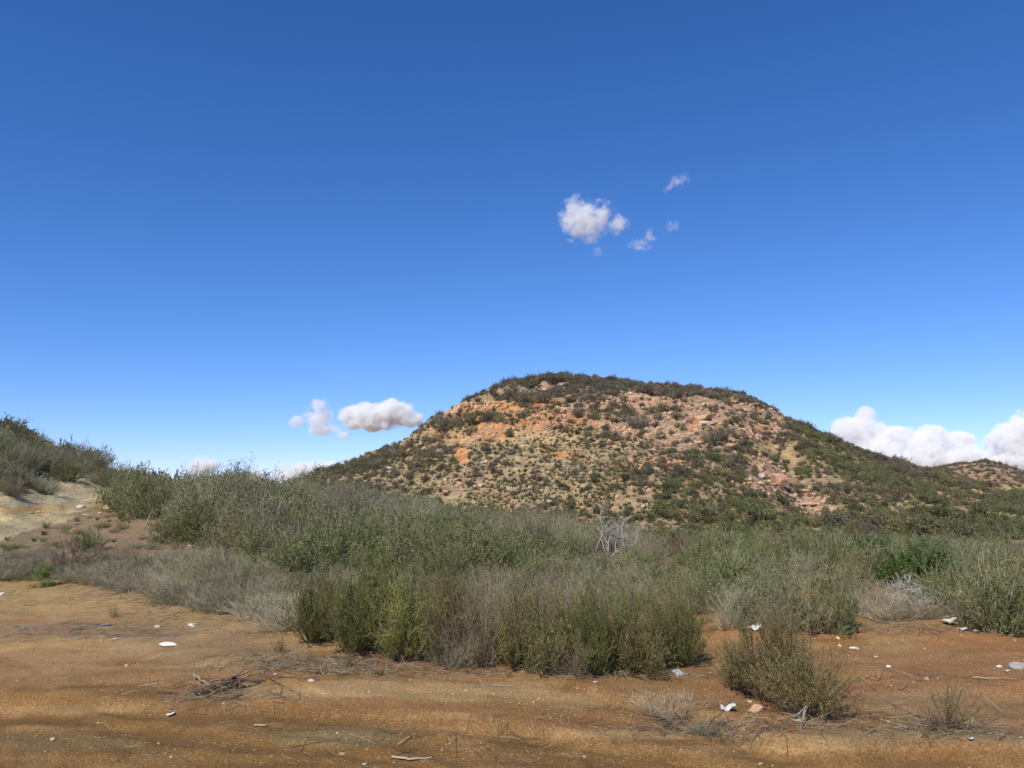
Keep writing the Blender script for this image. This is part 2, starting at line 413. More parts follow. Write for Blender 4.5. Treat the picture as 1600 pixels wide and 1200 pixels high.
def leaf_mat(name, cols, trans=.25, rough=.7):
    """cols: 3 albedos mixed from leaf to leaf and over the plant"""
    m, nt, b, out = new_mat(name)
    L = nt.links.new
    geo = N(nt, 'ShaderNodeNewGeometry'); oi = N(nt, 'ShaderNodeObjectInfo'); tc = N(nt, 'ShaderNodeTexCoord')
    ns = N(nt, 'ShaderNodeTexNoise'); ns.inputs['Scale'].default_value = 2.2; ns.inputs['Detail'].default_value = 3
    L(geo.outputs['Position'], ns.inputs['Vector'])
    a = N(nt, 'ShaderNodeMath', operation='MULTIPLY_ADD'); L(geo.outputs['Random Per Island'], a.inputs[0]); a.inputs[1].default_value = .55
    a2 = N(nt, 'ShaderNodeMapRange'); L(ns.outputs['Fac'], a2.inputs['Value']); a2.inputs['From Min'].default_value = .35; a2.inputs['From Max'].default_value = .65; a2.inputs['To Min'].default_value = 0; a2.inputs['To Max'].default_value = .45
    L(a2.outputs[0], a.inputs[2])
    cr = N(nt, 'ShaderNodeValToRGB')
    cr.color_ramp.elements[0].color = (*cols[0], 1); cr.color_ramp.elements[1].color = (*cols[2], 1); cr.color_ramp.elements[1].position = .95
    e = cr.color_ramp.elements.new(.5); e.color = (*cols[1], 1)
    L(a.outputs[0], cr.inputs[0])
    hs = N(nt, 'ShaderNodeHueSaturation')
    h = N(nt, 'ShaderNodeMapRange'); L(oi.outputs['Random'], h.inputs['Value']); h.inputs['To Min'].default_value = .485; h.inputs['To Max'].default_value = .515
    L(h.outputs[0], hs.inputs['Hue'])
    vv = N(nt, 'ShaderNodeMath', operation='MULTIPLY'); L(oi.outputs['Random'], vv.inputs[0]); vv.inputs[1].default_value = 7.31
    fr = N(nt, 'ShaderNodeMath', operation='FRACT'); L(vv.outputs[0], fr.inputs[0])
    h2 = N(nt, 'ShaderNodeMapRange'); L(fr.outputs[0], h2.inputs['Value']); h2.inputs['To Min'].default_value = .66; h2.inputs['To Max'].default_value = 1.28
    L(h2.outputs[0], hs.inputs['Value']); hs.inputs['Saturation'].default_value = 1.0
    L(cr.outputs[0], hs.inputs['Color'])
    L(hs.outputs[0], b.inputs['Base Color'])
    b.inputs['Roughness'].default_value = rough; b.inputs['Specular IOR Level'].default_value = .25
    if trans > 0:
        tr = N(nt, 'ShaderNodeBsdfTranslucent'); L(hs.outputs[0], tr.inputs[0])
        mx = N(nt, 'ShaderNodeMixShader'); mx.inputs[0].default_value = trans
        L(b.outputs[0], mx.inputs[1]); L(tr.outputs[0], mx.inputs[2]); L(mx.outputs[0], out.inputs[0])
    return m

def rock_mat(name, c1, c2, c3, scale=3.0, bump=.05):
    m, nt, b, out = new_mat(name)
    L = nt.links.new
    tc = N(nt, 'ShaderNodeNewGeometry')
    n1 = N(nt, 'ShaderNodeTexNoise'); n1.inputs['Scale'].default_value = scale; n1.inputs['Detail'].default_value = 8; n1.inputs['Roughness'].default_value = .65
    L(tc.outputs['Position'], n1.inputs['Vector'])
    cr = N(nt, 'ShaderNodeValToRGB'); cr.color_ramp.elements[0].color = (*c1, 1); cr.color_ramp.elements[0].position = .32
    cr.color_ramp.elements[1].color = (*c3, 1); cr.color_ramp.elements[1].position = .68
    e = cr.color_ramp.elements.new(.5); e.color = (*c2, 1)
    oi = N(nt, 'ShaderNodeObjectInfo')
    ad = N(nt, 'ShaderNodeMath', operation='MULTIPLY_ADD'); L(tc.outputs['Random Per Island'], ad.inputs[0]); ad.inputs[1].default_value = .25
    sb = N(nt, 'ShaderNodeMath', operation='SUBTRACT'); L(n1.outputs['Fac'], sb.inputs[0]); sb.inputs[1].default_value = .12
    L(sb.outputs[0], ad.inputs[2]); L(ad.outputs[0], cr.inputs[0])
    L(cr.outputs[0], b.inputs['Base Color']); b.inputs['Roughness'].default_value = .9; b.inputs['Specular IOR Level'].default_value = .2
    bp = N(nt, 'ShaderNodeBump'); bp.inputs['Distance'].default_value = bump; bp.inputs['Strength'].default_value = .8
    L(n1.outputs['Fac'], bp.inputs['Height']); L(bp.outputs[0], b.inputs['Normal'])
    return m

def plain_mat(name, c, rough=.6, var=.08, scale=30):
    m, nt, b, out = new_mat(name)
    L = nt.links.new
    tc = N(nt, 'ShaderNodeTexCoord'); n1 = N(nt, 'ShaderNodeTexNoise'); n1.inputs['Scale'].default_value = scale; n1.inputs['Detail'].default_value = 4
    L(tc.outputs['Object'], n1.inputs['Vector'])
    mr = N(nt, 'ShaderNodeMapRange'); L(n1.outputs['Fac'], mr.inputs['Value']); mr.inputs['From Min'].default_value = .3; mr.inputs['From Max'].default_value = .7
    mr.inputs['To Min'].default_value = 1 - 2 * var; mr.inputs['To Max'].default_value = 1 + var
    mu = N(nt, 'ShaderNodeVectorMath', operation='SCALE'); mu.inputs[0].default_value = c; L(mr.outputs[0], mu.inputs['Scale'])
    L(mu.outputs[0], b.inputs['Base Color']); b.inputs['Roughness'].default_value = rough
    return m

M_ground = terrain_mat('soil', 42, .035, fleck_amt=.85, fleck_scale=40)
M_road = terrain_mat('track_dirt', 6, .05, fleck_amt=.4, fleck_scale=9)
M_hill = terrain_mat('hill_earth', 1.3, .35, fleck=(.50, .36, .24), fleck_amt=.7, fleck_scale=2.2)
M_side = terrain_mat('bank_earth', 3.0, .12, fleck_amt=.5, fleck_scale=5)

M_leaf = {
    'front': leaf_mat('leaf_front', [(.14, .165, .04), (.25, .285, .07), (.38, .40, .12)], .4),
    'frontolive': leaf_mat('leaf_front_olive', [(.16, .145, .055), (.26, .24, .085), (.38, .33, .13)], .3),
    'green': leaf_mat('leaf_green', [(.13, .155, .05), (.215, .245, .08), (.32, .34, .125)], .35),
    'olive': leaf_mat('leaf_olive', [(.165, .15, .065), (.26, .24, .10), (.37, .335, .15)], .3),
    'grey': leaf_mat('leaf_grey', [(.20, .19, .105), (.295, .285, .165), (.40, .385, .235)], .25),
    'bright': leaf_mat('leaf_bright', [(.13, .18, .045), (.20, .29, .075), (.30, .40, .12)], .4),
    'brown': leaf_mat('leaf_brown', [(.12, .085, .055), (.19, .145, .09), (.27, .22, .14)], .15),
    'blue': leaf_mat('leaf_blue', [(.15, .185, .13), (.21, .25, .18), (.28, .33, .24)], .2),
    'hgreen': leaf_mat('hill_leaf_green', [(.12, .125, .06), (.18, .18, .085), (.25, .24, .125)], .25),
    'hgrey': leaf_mat('hill_leaf_grey', [(.14, .125, .085), (.20, .18, .125), (.28, .25, .18)], .2),
}
M_twig = {
    'grey': leaf_mat('twig_grey', [(.22, .19, .125), (.33, .29, .19), (.45, .395, .27)], 0, .85),
    'brown': leaf_mat('twig_brown', [(.10, .065, .045), (.17, .115, .08), (.27, .20, .145)], 0, .85),
    'pale': leaf_mat('twig_pale', [(.28, .25, .20), (.38, .35, .28), (.48, .44, .37)], 0, .85),
    'straw': leaf_mat('twig_straw', [(.28, .22, .14), (.40, .33, .22), (.52, .45, .32)], 0, .85),
}
M_rock_orange = rock_mat('rock_orange', (.33, .16, .08), (.47, .27, .14), (.58, .40, .25))
M_rock_red = rock_mat('rock_red', (.30, .13, .09), (.42, .21, .14), (.52, .32, .21))
M_rock_hill = rock_mat('rock_ochre', (.30, .20, .12), (.40, .29, .18), (.50, .39, .26))
M_rock_tan = rock_mat('rock_tan', (.36, .27, .18), (.48, .38, .27), (.60, .50, .37))
M_rock_pale = rock_mat('rock_pale', (.48, .42, .31), (.66, .60, .48), (.80, .75, .62), 12, .01)
M_rock_grey = rock_mat('rock_grey', (.18, .175, .14), (.30, .29, .245), (.42, .40, .34), 7, .04)
M_white = plain_mat('white_plastic', (.70, .69, .65), .5, .1)
M_blue = plain_mat('blue_plastic', (.20, .29, .48), .4, .1)
M_paleblue = plain_mat('pale_blue_plastic', (.52, .60, .72), .4, .1)
M_black = plain_mat('charred_wood', (.025, .02, .018), .8, .3)

# ------------------------------------------------------------------ mesh helpers
def make_mesh(name, V, faces, mats, matidx=None, smooth=False, attr=None):
    me = bpy.data.meshes.new(name)
    V = np.asarray(V, np.float32)
    me.vertices.add(len(V)); me.vertices.foreach_set('co', V.ravel())
    loops = np.concatenate([f.ravel() for f in faces]).astype(np.int32)
    tot = np.concatenate([np.full(len(f), f.shape[1]) for f in faces]).astype(np.int32)
    start = np.concatenate([[0], np.cumsum(tot)[:-1]]).astype(np.int32)
    me.loops.add(len(loops)); me.loops.foreach_set('vertex_index', loops)
    me.polygons.add(len(tot)); me.polygons.foreach_set('loop_start', start); me.polygons.foreach_set('loop_total', tot)
    if matidx is not None: me.polygons.foreach_set('material_index', np.asarray(matidx, np.int32))
    me.polygons.foreach_set('use_smooth', np.full(len(tot), smooth, bool))
    for m in mats: me.materials.append(m)
    if attr is not None:
        a = me.attributes.new('soil', 'FLOAT_COLOR', 'POINT')
        a.data.foreach_set('color', np.concatenate([attr, np.ones((len(attr), 1))], 1).astype(np.float32).ravel())
    me.update(); me.validate()
    return me

def link(o, parent=None):
    COL.objects.link(o)
    if parent is not None: o.parent = parent
    return o

def obj(name, me, parent=None, loc=None, rz=None, sc=None):
    o = bpy.data.objects.new(name, me); link(o, parent)
    if loc is not None: o.location = loc
    if rz is not None: o.rotation_euler = (0, 0, rz)
    if sc is not None: o.scale = sc if hasattr(sc, '__len__') else (sc, sc, sc)
    return o

def tag(o, label=None, cat=None, group=None, kind=None):
    if label: o['label'] = label
    if cat: o['category'] = cat
    if group: o['group'] = group
    if kind: o['kind'] = kind
    return o

# ------------------------------------------------------------------ terrain meshes
th_in = np.linspace(R(-37), R(37), 470)
th_out = np.concatenate([np.linspace(R(37), R(180), 34)[1:], np.linspace(R(-180), R(-37), 34)[1:-1]])
TH = np.sort(np.concatenate([th_in, th_out]))
RR = np.concatenate([[0.3], np.linspace(1, 5, 16), np.geomspace(5, 15, 190)[1:], np.geomspace(15, 60, 130)[1:], np.linspace(60, 84, 24)[1:], np.linspace(84, 172, 250)[1:], np.geomspace(172, 420, 70)[1:], np.geomspace(420, 6000, 16)[1:]])
nt_, nr_ = len(TH), len(RR)
g_th, g_r = np.meshgrid(TH, RR)                     # rows r, cols th
GX = (g_r * np.sin(g_th)).ravel(); GY = (g_r * np.cos(g_th)).ravel()
GZ = H(GX, GY)
i0 = np.arange(nr_ - 1)[:, None] * nt_ + np.arange(nt_)[None]
i1 = np.arange(nr_ - 1)[:, None] * nt_ + (np.arange(nt_)[None] + 1) % nt_
quads = np.stack([i0, i0 + nt_, i1 + nt_, i1], -1).reshape(-1, 4)
ROAD_P = [np.array(pt(*q))[:2] for q in [(-220, 845, 23), (-60, 820, 29), (0, 810, 32.5), (50, 795, 37), (100, 779, 43), (140, 766, 50)]] + [np.array((-29.5, 62.)), np.array((-36., 80.))]
HB = hill_h(GX, GY, H1, -2.0, 1.75, 120)
def zones(x, y, t=None):
    z = np.zeros(x.shape, int)
    t1 = hill_h(x, y, H1, -2.0, 1.75, 120)[1]; uu = x / np.maximum(y, 1)
    z[(t1 > 0) & (y > 60) & (uu > -0.42) & (uu < 1.2)] = 1
    d, s = poly_dist(x, y, ROAD_P)
    w = 2.0 + .5 * fbm(x, y, 3, 3, 71)
    left = (s > 0) & (y > 26) & (d >= w) & (x < -18) & (y < 120) & (uu < -.40)
    z[left] = 3
    z[(d < w) & (y > 20)] = 2
    return z
fz_x = GX[quads].mean(1); fz_y = GY[quads].mean(1)
FZ = zones(fz_x, fz_y)
VZ = zones(GX, GY)
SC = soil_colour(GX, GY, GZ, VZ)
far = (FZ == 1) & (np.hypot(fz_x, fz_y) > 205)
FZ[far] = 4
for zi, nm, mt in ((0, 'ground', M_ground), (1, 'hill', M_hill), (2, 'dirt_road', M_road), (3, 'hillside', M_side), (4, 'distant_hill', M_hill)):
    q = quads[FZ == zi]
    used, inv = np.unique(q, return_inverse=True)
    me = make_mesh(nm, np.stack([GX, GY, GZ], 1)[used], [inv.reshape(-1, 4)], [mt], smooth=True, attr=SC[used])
    o = obj(nm, me)
    tag(o, {'ground': 'brown sandy dirt of the foreground and the floor under the brush', 'hill': 'broad rocky hill with a flattened top and orange scars', 'dirt_road': 'pale rutted dirt track climbing away at the left',
            'hillside': 'eroded bank and slope above the dirt track at the left', 'distant_hill': 'low reddish ridge behind the right foot of the hill'}[nm], kind='structure')

GZ2 = GZ.reshape(nr_, nt_)
def Hf(x, y):
    """height of the terrain mesh itself, bilinear on its grid"""
    x = np.asarray(x, float); y = np.asarray(y, float)
    r = np.hypot(x, y); th = np.arctan2(x, y)
    i = np.clip(np.searchsorted(RR, r) - 1, 0, nr_ - 2); j = np.searchsorted(TH, th) - 1
    j0 = j % nt_; j1 = (j + 1) % nt_
    a0 = TH[j0]; a1 = TH[j1]; sp = np.where(a1 > a0, a1 - a0, a1 - a0 + 2 * math.pi); dt = th - a0; dt = np.where(dt < 0, dt + 2 * math.pi, dt)
    f = np.clip((r - RR[i]) / (RR[i + 1] - RR[i]), 0, 1); g = np.clip(dt / sp, 0, 1)
    return (GZ2[i, j0] * (1 - g) + GZ2[i, j1] * g) * (1 - f) + (GZ2[i + 1, j0] * (1 - g) + GZ2[i + 1, j1] * g) * f

def Hs(x, y):
    return float(Hf(np.array([x]), np.array([y]))[0])

def hits(pxs, pys, y0=4.0, y1=420.0):
    """where the rays through the given photo points meet the ground"""
    u, s = ray(np.array(pxs, float), np.array(pys, float))
    Ys = np.geomspace(y0, y1, 420)
    X = u[:, None] * Ys; Yg = np.broadcast_to(Ys, X.shape)
    Z = CAMZ + s[:, None] * Ys
    Hh = Hf(X.ravel(), Yg.ravel()).reshape(X.shape)
    below = Z < Hh
    k = np.argmax(below, 1); ok = below.any(1)
    k = np.maximum(k, 1); i = np.arange(len(k))
    d0 = (Z - Hh)[i, k - 1]; d1 = (Z - Hh)[i, k]
    f = np.clip(d0 / (d0 - d1 + 1e-9), 0, 1)
    Y = Ys[k - 1] + f * (Ys[k] - Ys[k - 1])
    x = u * Y
    return x, Y, Hf(x, Y), ok

def hit(px, py, y0=4.0):
    x, y, z, ok = hits([px], [py], y0)
    return float(x[0]), float(y[0]), float(z[0])

# ------------------------------------------------------------------ plant generator
def norm(v):
    return v / (np.linalg.norm(v, axis=-1, keepdims=True) + 1e-9)

def tubes(P, Rd, sides=3):
    n, k, _ = P.shape
    T = np.gradient(P, axis=1); T = norm(T)
    ref = norm(rng.normal(size=(n, 1, 3)) * np.array([1, 1, .3])); ref = np.broadcast_to(ref, P.shape)
    a = norm(np.cross(T, ref)); b = np.cross(T, a)
    ang = np.arange(sides) / sides * 2 * math.pi
    V = P[:, :, None] + Rd[:, :, None, None] * (a[:, :, None] * np.cos(ang)[None, None, :, None] + b[:, :, None] * np.sin(ang)[None, None, :, None])
    base = (np.arange(n) * k * sides)[:, None, None] + (np.arange(k - 1) * sides)[None, :, None]
    s0 = np.arange(sides)[None, None]; s1 = (s0 + 1) % sides
    Fq = np.stack([base + s0, base + s1, base + s1 + sides, base + s0 + sides], -1).reshape(-1, 4)
    return V.reshape(-1, 3), Fq

def leaves(P, D, l, w):
    n = len(P)
    side = norm(np.cross(D, rng.normal(size=(n, 3))))
    l = l * rng.uniform(.6, 1.3, (n, 1)); w = w * rng.uniform(.7, 1.2, (n, 1))
    V = np.stack([P, P + D * l * .5 + side * w * .5, P + D * l, P + D * l * .5 - side * w * .5], 1).reshape(-1, 3)
    return V, np.arange(n * 4).reshape(-1, 4)

def gen_shrub(h=1.2, r=.7, stems=90, twigs=9, lpt=9, ll=.03, lw=.009, sr=.006, open_=.7, upright=.5, wob=.04, base_r=.15, lo=.35, tl=.2, hollow=.5):
    K = 6
    ph = rng.uniform(0, 2 * math.pi, stems); q = rng.uniform(0, 1, stems) ** hollow
    lob = 1 + .22 * np.sin(ph * 2 + rng.uniform(0, 6)) + .16 * np.sin(ph * 3 + rng.uniform(0, 6)) + .12 * np.sin(ph * 5 + rng.uniform(0, 6))
    rr = q * r * lob
    tz = h * np.sqrt(np.clip(1 - open_ * q ** 2, .05, 1)) * (rng.uniform(.5, 1.0, stems) + .2 * rng.random(stems) ** 5) * (1 + .12 * np.sin(ph * 2 + 2) * q)
    tip = np.stack([np.cos(ph) * rr, np.sin(ph) * rr, tz], 1)
    bp = tip * np.array([base_r, base_r, 0]) + rng.normal(size=(stems, 3)) * np.array([.05 * r, .05 * r, 0])
    bp[:, 2] = -.03
    s = np.linspace(0, 1, K)[None, :, None]
    P = np.concatenate([bp[:, None, :2] + (tip - bp)[:, None, :2] * s ** (1 - .35 * upright), bp[:, None, 2:] + (tip - bp)[:, None, 2:] * s ** (1 + .35 * upright)], -1)
    P = P + np.cumsum(rng.normal(size=P.shape), 1) * wob * h / K * 1.5 * (s > 0)
    Rs = sr * rng.uniform(.6, 1.3, (stems, 1)) * (1 - .75 * s[0, :, 0])[None]
    V1, F1 = tubes(P, Rs, 3)
    # twigs
    nT = stems * twigs
    si = np.repeat(np.arange(stems), twigs); u = rng.uniform(lo, 1, nT) * (K - 1.001)
    k = u.astype(int); f = (u - k)[:, None]
    O = P[si, k] * (1 - f) + P[si, k + 1] * f
    tg = norm(P[si, k + 1] - P[si, k])
    D = norm(tg * .8 + rng.normal(size=(nT, 3)) * .5 + np.array([0, 0, .35 * upright]))
    L_ = tl * h * rng.uniform(.35, 1.0, (nT, 1))
    st = np.linspace(0, 1, 3)[None, :, None]
    bend = rng.normal(size=(nT, 1, 3)) * .15 + np.array([0, 0, .15])
    PT = O[:, None] + (D * L_)[:, None] * st + bend * L_[:, None] * st ** 2
    V2, F2 = tubes(PT, sr * .32 * rng.uniform(.6, 1.3, (nT, 1)) * np.array([[1, .75, .4]]), 3)
    Vb = np.concatenate([V1, V2]); Fb = np.concatenate([F1, F2 + len(V1)])
    if lpt <= 0: return (Vb, Fb), None
    nL = nT * lpt
    ti = np.repeat(np.arange(nT), lpt); u = rng.uniform(.05, 1, nL)[:, None]
    Pl = O[ti] + (D * L_)[ti] * u + bend[ti, 0] * L_[ti] * u ** 2
    Dl = norm(D[ti] * .8 + rng.normal(size=(nL, 3)) * .6 + np.array([0, 0, .25]))
    return (Vb, Fb), leaves(Pl, Dl, ll, lw)

def near_proto(name, twig, leaf, **kw):
    b, l = gen_shrub(**kw)
    mb = make_mesh(name + '_branches', b[0], [b[1]], [M_twig[twig]])
    ml = make_mesh(name + '_foliage', l[0], [l[1]], [M_leaf[leaf]]) if l is not None else None
    return mb, ml

def one_proto(name, twig, leaf, **kw):
    """small in the picture: one mesh with bark and leaf materials"""
    b, l = gen_shrub(**kw)
    if l is None: return make_mesh(name, b[0], [b[1]], [M_twig[twig]])
    return make_mesh(name, np.concatenate([b[0], l[0]]), [np.concatenate([b[1], l[1] + len(b[0])])], [M_twig[twig], M_leaf[leaf]],
                     matidx=np.concatenate([np.zeros(len(b[1])), np.ones(len(l[1]))]))

used_names = {}
def plant(kind, protos, x, y, label, cat, group=None, sc=1.0, rz=None, z=None, sz=None, tilt=0.0):
    """a plant standing at x, y; protos: (branches mesh, foliage mesh)"""
    if z is None: z = Hs(x, y)
    mb, ml = protos
    root = bpy.data.objects.new(kind, None); link(root)
    root.empty_display_size = .2
    root.location = (x, y, z - .02); root.rotation_euler = (tilt * .6, tilt, random.uniform(0, 6.28) if rz is None else rz)
    root.scale = (sc, sc, sz if sz else sc)
    tag(root, label, cat, group)
    obj('branches', mb, root)
    if ml is not None: obj('foliage', ml, root)
    return root

# prototypes: near (8-14 m), middle (14-50 m), far and hill
NEAR = {
 'green':  [near_proto('green_shrub', 'brown', 'front', h=1.0, r=.62, stems=110, twigs=12, lpt=16, ll=.028, lw=.0095, sr=.005, open_=.88, upright=.35, lo=.15) for _ in range(3)],
 'olive':  [near_proto('olive_shrub', 'brown', 'frontolive', h=1.0, r=.62, stems=110, twigs=12, lpt=13, ll=.027, lw=.009, sr=.005, open_=.88, upright=.35, lo=.15) for _ in range(3)],
 'brown':  [near_proto('brown_shrub', 'grey', 'brown', h=1.0, r=.65, stems=120, twigs=14, lpt=6, ll=.028, lw=.011, sr=.0045, open_=.86, upright=.5, lo=.12, wob=.06) for _ in range(2)],
 'bright': [near_proto('bright_shrub', 'brown', 'bright', h=1.0, r=.6, stems=70, twigs=10, lpt=10, ll=.03, lw=.012, sr=.005, open_=.6, upright=.5, lo=.3)],
 'sparse': [near_proto('sparse_shrub', 'brown', 'frontolive', h=1.0, r=.75, stems=120, twigs=13, lpt=13, ll=.027, lw=.009, sr=.005, open_=.7, upright=.15, lo=.3, base_r=.05, tl=.16) for _ in range(2)],
 'dry':    [near_proto('dry_shrub', 'grey', 'grey', h=1.0, r=.7, stems=130, twigs=13, lpt=0, sr=.0042, open_=.7, upright=.3, lo=.15, wob=.08) for _ in range(2)],
 'thin': [near_proto('thin_shrub', 'brown', 'frontolive', h=1.0, r=.75, stems=48, twigs=8, lpt=9, ll=.028, lw=.009, sr=.005, open_=.7, upright=.1, lo=.3, base_r=.04, tl=.16)],
 'sprig':  [near_proto('sprig', 'brown', 'green', h=1.0, r=.4, stems=14, twigs=8, lpt=9, ll=.05, lw=.02, sr=.012, open_=.4, upright=.5, lo=.1)],
}
MID = {
 'green':  [near_proto('green_bush', 'grey', 'green', h=1.0, r=.62, stems=75, twigs=12, lpt=8, ll=.04, lw=.017, sr=.007, open_=.9, upright=.35, lo=.12, wob=.08) for _ in range(3)],
 'olive':  [near_proto('olive_bush', 'grey', 'olive', h=1.0, r=.62, stems=75, twigs=12, lpt=7, ll=.038, lw=.016, sr=.007, open_=.9, upright=.4, lo=.12, wob=.08) for _ in range(3)],
 'grey':   [near_proto('grey_bush', 'grey', 'grey', h=1.0, r=.62, stems=90, twigs=14, lpt=5, ll=.034, lw=.014, sr=.007, open_=.9, upright=.35, lo=.12, wob=.1) for _ in range(3)],
 'bright': [near_proto('bright_bush', 'brown', 'bright', h=1.0, r=.6, stems=60, twigs=10, lpt=12, ll=.05, lw=.026, sr=.0055, open_=.9, upright=.5, lo=.3)],
 'dry':    [near_proto('bare_bush', 'grey', 'grey', h=1.0, r=.66, stems=120, twigs=16, lpt=0, sr=.0055, open_=.92, upright=.2, lo=.1, wob=.18) for _ in range(2)],
 'pale':   [near_proto('pale_bare_bush', 'pale', 'grey', h=1.0, r=.55, stems=40, twigs=9, lpt=0, sr=.009, open_=.5, upright=.4, lo=.2, wob=.14)],
 'straw':  [near_proto('straw_bush', 'straw', 'grey', h=1.0, r=.6, stems=150, twigs=3, lpt=0, sr=.005, open_=.5, upright=.6, lo=.4)],
}
FAR = [one_proto('far_shrub', t, l, h=1.0, r=.72, stems=30, twigs=6, lpt=6, ll=.12, lw=.06, sr=.012, open_=.9, upright=.2, lo=.1, tl=.26)
       for (t, l) in (('grey', 'hgreen'), ('grey', 'hgreen'), ('grey', 'hgrey'), ('brown', 'hgrey'), ('grey', 'olive'), ('grey', 'green'), ('grey', 'blue'))]
FAR.append(one_proto('far_bare_shrub', 'brown', 'grey', h=1.0, r=.7, stems=40, twigs=9, lpt=0, sr=.016, open_=.6, upright=.3, lo=.15, tl=.28))
BIGFAR = [one_proto('large_hill_shrub', t, l, h=1.0, r=.75, stems=60, twigs=8, lpt=6, ll=.07, lw=.035, sr=.012, open_=.6, upright=.3, lo=.15, tl=.25)
          for (t, l) in (('brown', 'hgrey'), ('grey', 'hgrey'))]

# ------------------------------------------------------------------ stuff instancer
def stuff_points(name, pts, rots, scls, idx, sources, label, tilt=None):
    me = bpy.data.meshes.new(name)
    me.vertices.add(len(pts)); me.vertices.foreach_set('co', np.asarray(pts, np.float32).ravel())
    for nm, typ, arr in (('rz', 'FLOAT', rots), ('scl', 'FLOAT', scls), ('pick', 'INT', idx)):
        a = me.attributes.new(nm, typ, 'POINT'); a.data.foreach_set('value', np.asarray(arr, np.int32 if typ == 'INT' else np.float32))
    me.update()
    o = obj(name, me); tag(o, label, kind='stuff')
    ng = bpy.data.node_groups.new(name + '_nodes', 'GeometryNodeTree')
    ng.interface.new_socket('Geometry', in_out='INPUT', socket_type='NodeSocketGeometry')
    ng.interface.new_socket('Geometry', in_out='OUTPUT', socket_type='NodeSocketGeometry')
    nd = ng.nodes; L = ng.links.new
    gi = nd.new('NodeGroupInput'); go = nd.new('NodeGroupOutput')
    iop = nd.new('GeometryNodeInstanceOnPoints'); jg = nd.new('GeometryNodeJoinGeometry')
    for s in reversed(sources):       # the last one linked comes first in the join
        oi = nd.new('GeometryNodeObjectInfo'); oi.inputs['Object'].default_value = s; oi.inputs['As Instance'].default_value = True; oi.transform_space = 'ORIGINAL'
        L(oi.outputs['Geometry'], jg.inputs[0])
    def na(n, t):
        a = nd.new('GeometryNodeInputNamedAttribute'); a.data_type = t; a.inputs['Name'].default_value = n; return a.outputs[0]
    L(gi.outputs[0], iop.inputs['Points']); L(jg.outputs[0], iop.inputs['Instance'])
    iop.inputs['Pick Instance'].default_value = True
    L(na('pick', 'INT'), iop.inputs['Instance Index'])
    cb = nd.new('ShaderNodeCombineXYZ'); L(na('rz', 'FLOAT'), cb.inputs[2])
    e2r = nd.new('FunctionNodeEulerToRotation'); L(cb.outputs[0], e2r.inputs[0]); L(e2r.outputs[0], iop.inputs['Rotation'])
    L(na('scl', 'FLOAT'), iop.inputs['Scale'])
    L(iop.outputs[0], go.inputs[0])
    md = o.modifiers.new('scatter', 'NODES'); md.node_group = ng
    return o

# ------------------------------------------------------------------ rocks
def ico(sub):
    import bmesh
    bm = bmesh.new(); bmesh.ops.create_icosphere(bm, subdivisions=sub, radius=1.0)
    V = np.array([v.co[:] for v in bm.verts]); Fc = np.array([[v.index for v in f.verts] for f in bm.faces]); bm.free()
    return V, Fc
ICO = {k: ico(k) for k in (1, 2, 3, 4)}
def rock_mesh(name, mat, sub=3, size=(1, 1, 1), planes=9, rough=.06, seed=0):
    V, Fc = ICO[sub]; g = np.random.default_rng(seed)
    V = V.copy() * 1.15
    nrm = norm(g.normal(size=(planes, 3))); dd = g.uniform(.5, .88, planes)
    for n, d in zip(nrm, dd):
        k = V @ n - d
        V = V - np.maximum(k, 0)[:, None] * n * .98
    V += norm(V) * (fbm(V[:, 0] + V[:, 2] * 1.3, V[:, 1] - V[:, 2] * .7, .5, 3, seed) * rough)[:, None]
    V = V * np.array(size)
    return make_mesh(name, V, [Fc], [mat], smooth=False)

PEB = [rock_mesh('pebble', m, 1, (1, .8, .6), 5, .1, 300 + i) for i, m in enumerate((M_rock_pale, M_rock_tan, M_rock_orange))]
HROCK = [rock_mesh('hill_stone', m, 2, (1, .85, .7), 8, .1, 340 + i) for i, m in enumerate((M_rock_orange, M_rock_hill, M_rock_red, M_rock_orange, M_rock_tan))]

def rock(px, py, w, mat, label, kind='rock', cat='rock', sub=3, flat=.6, dx=1.0, seed=1, rz=None, sink=.25, group=None, y0=4.0):
    x, y, z = hit(px, py, y0)
    s = w / F * y / 2
    me = rock_mesh(kind, mat, sub, (s * dx, s * .8, s * flat), 10, .05, seed)
    o = obj(kind, me, loc=(x, y, z + s * flat * (1 - 2 * sink) * .7), rz=random.uniform(-.5, .5) if rz is None else rz)
    tag(o, label, cat, group)
    return o

#@@OBJECTS
# ------------------------------------------------------------------ shrubs placed one by one
def bush(kind, protos, px, py, wpx, hpx, label, cat='shrub', group=None, rz=None, pick=None, tilt=0.0, y0=4.0, protor=.62):
    x, y, z = hit(px, py, y0)
    h = hpx / F * y; w = wpx / F * y
    P_ = protos[pick if pick is not None else random.randrange(len(protos))]
    return plant(kind, P_, x, y, label, cat, group, sc=w / (2 * protor * 1.12), sz=h, rz=rz, z=z, tilt=tilt)

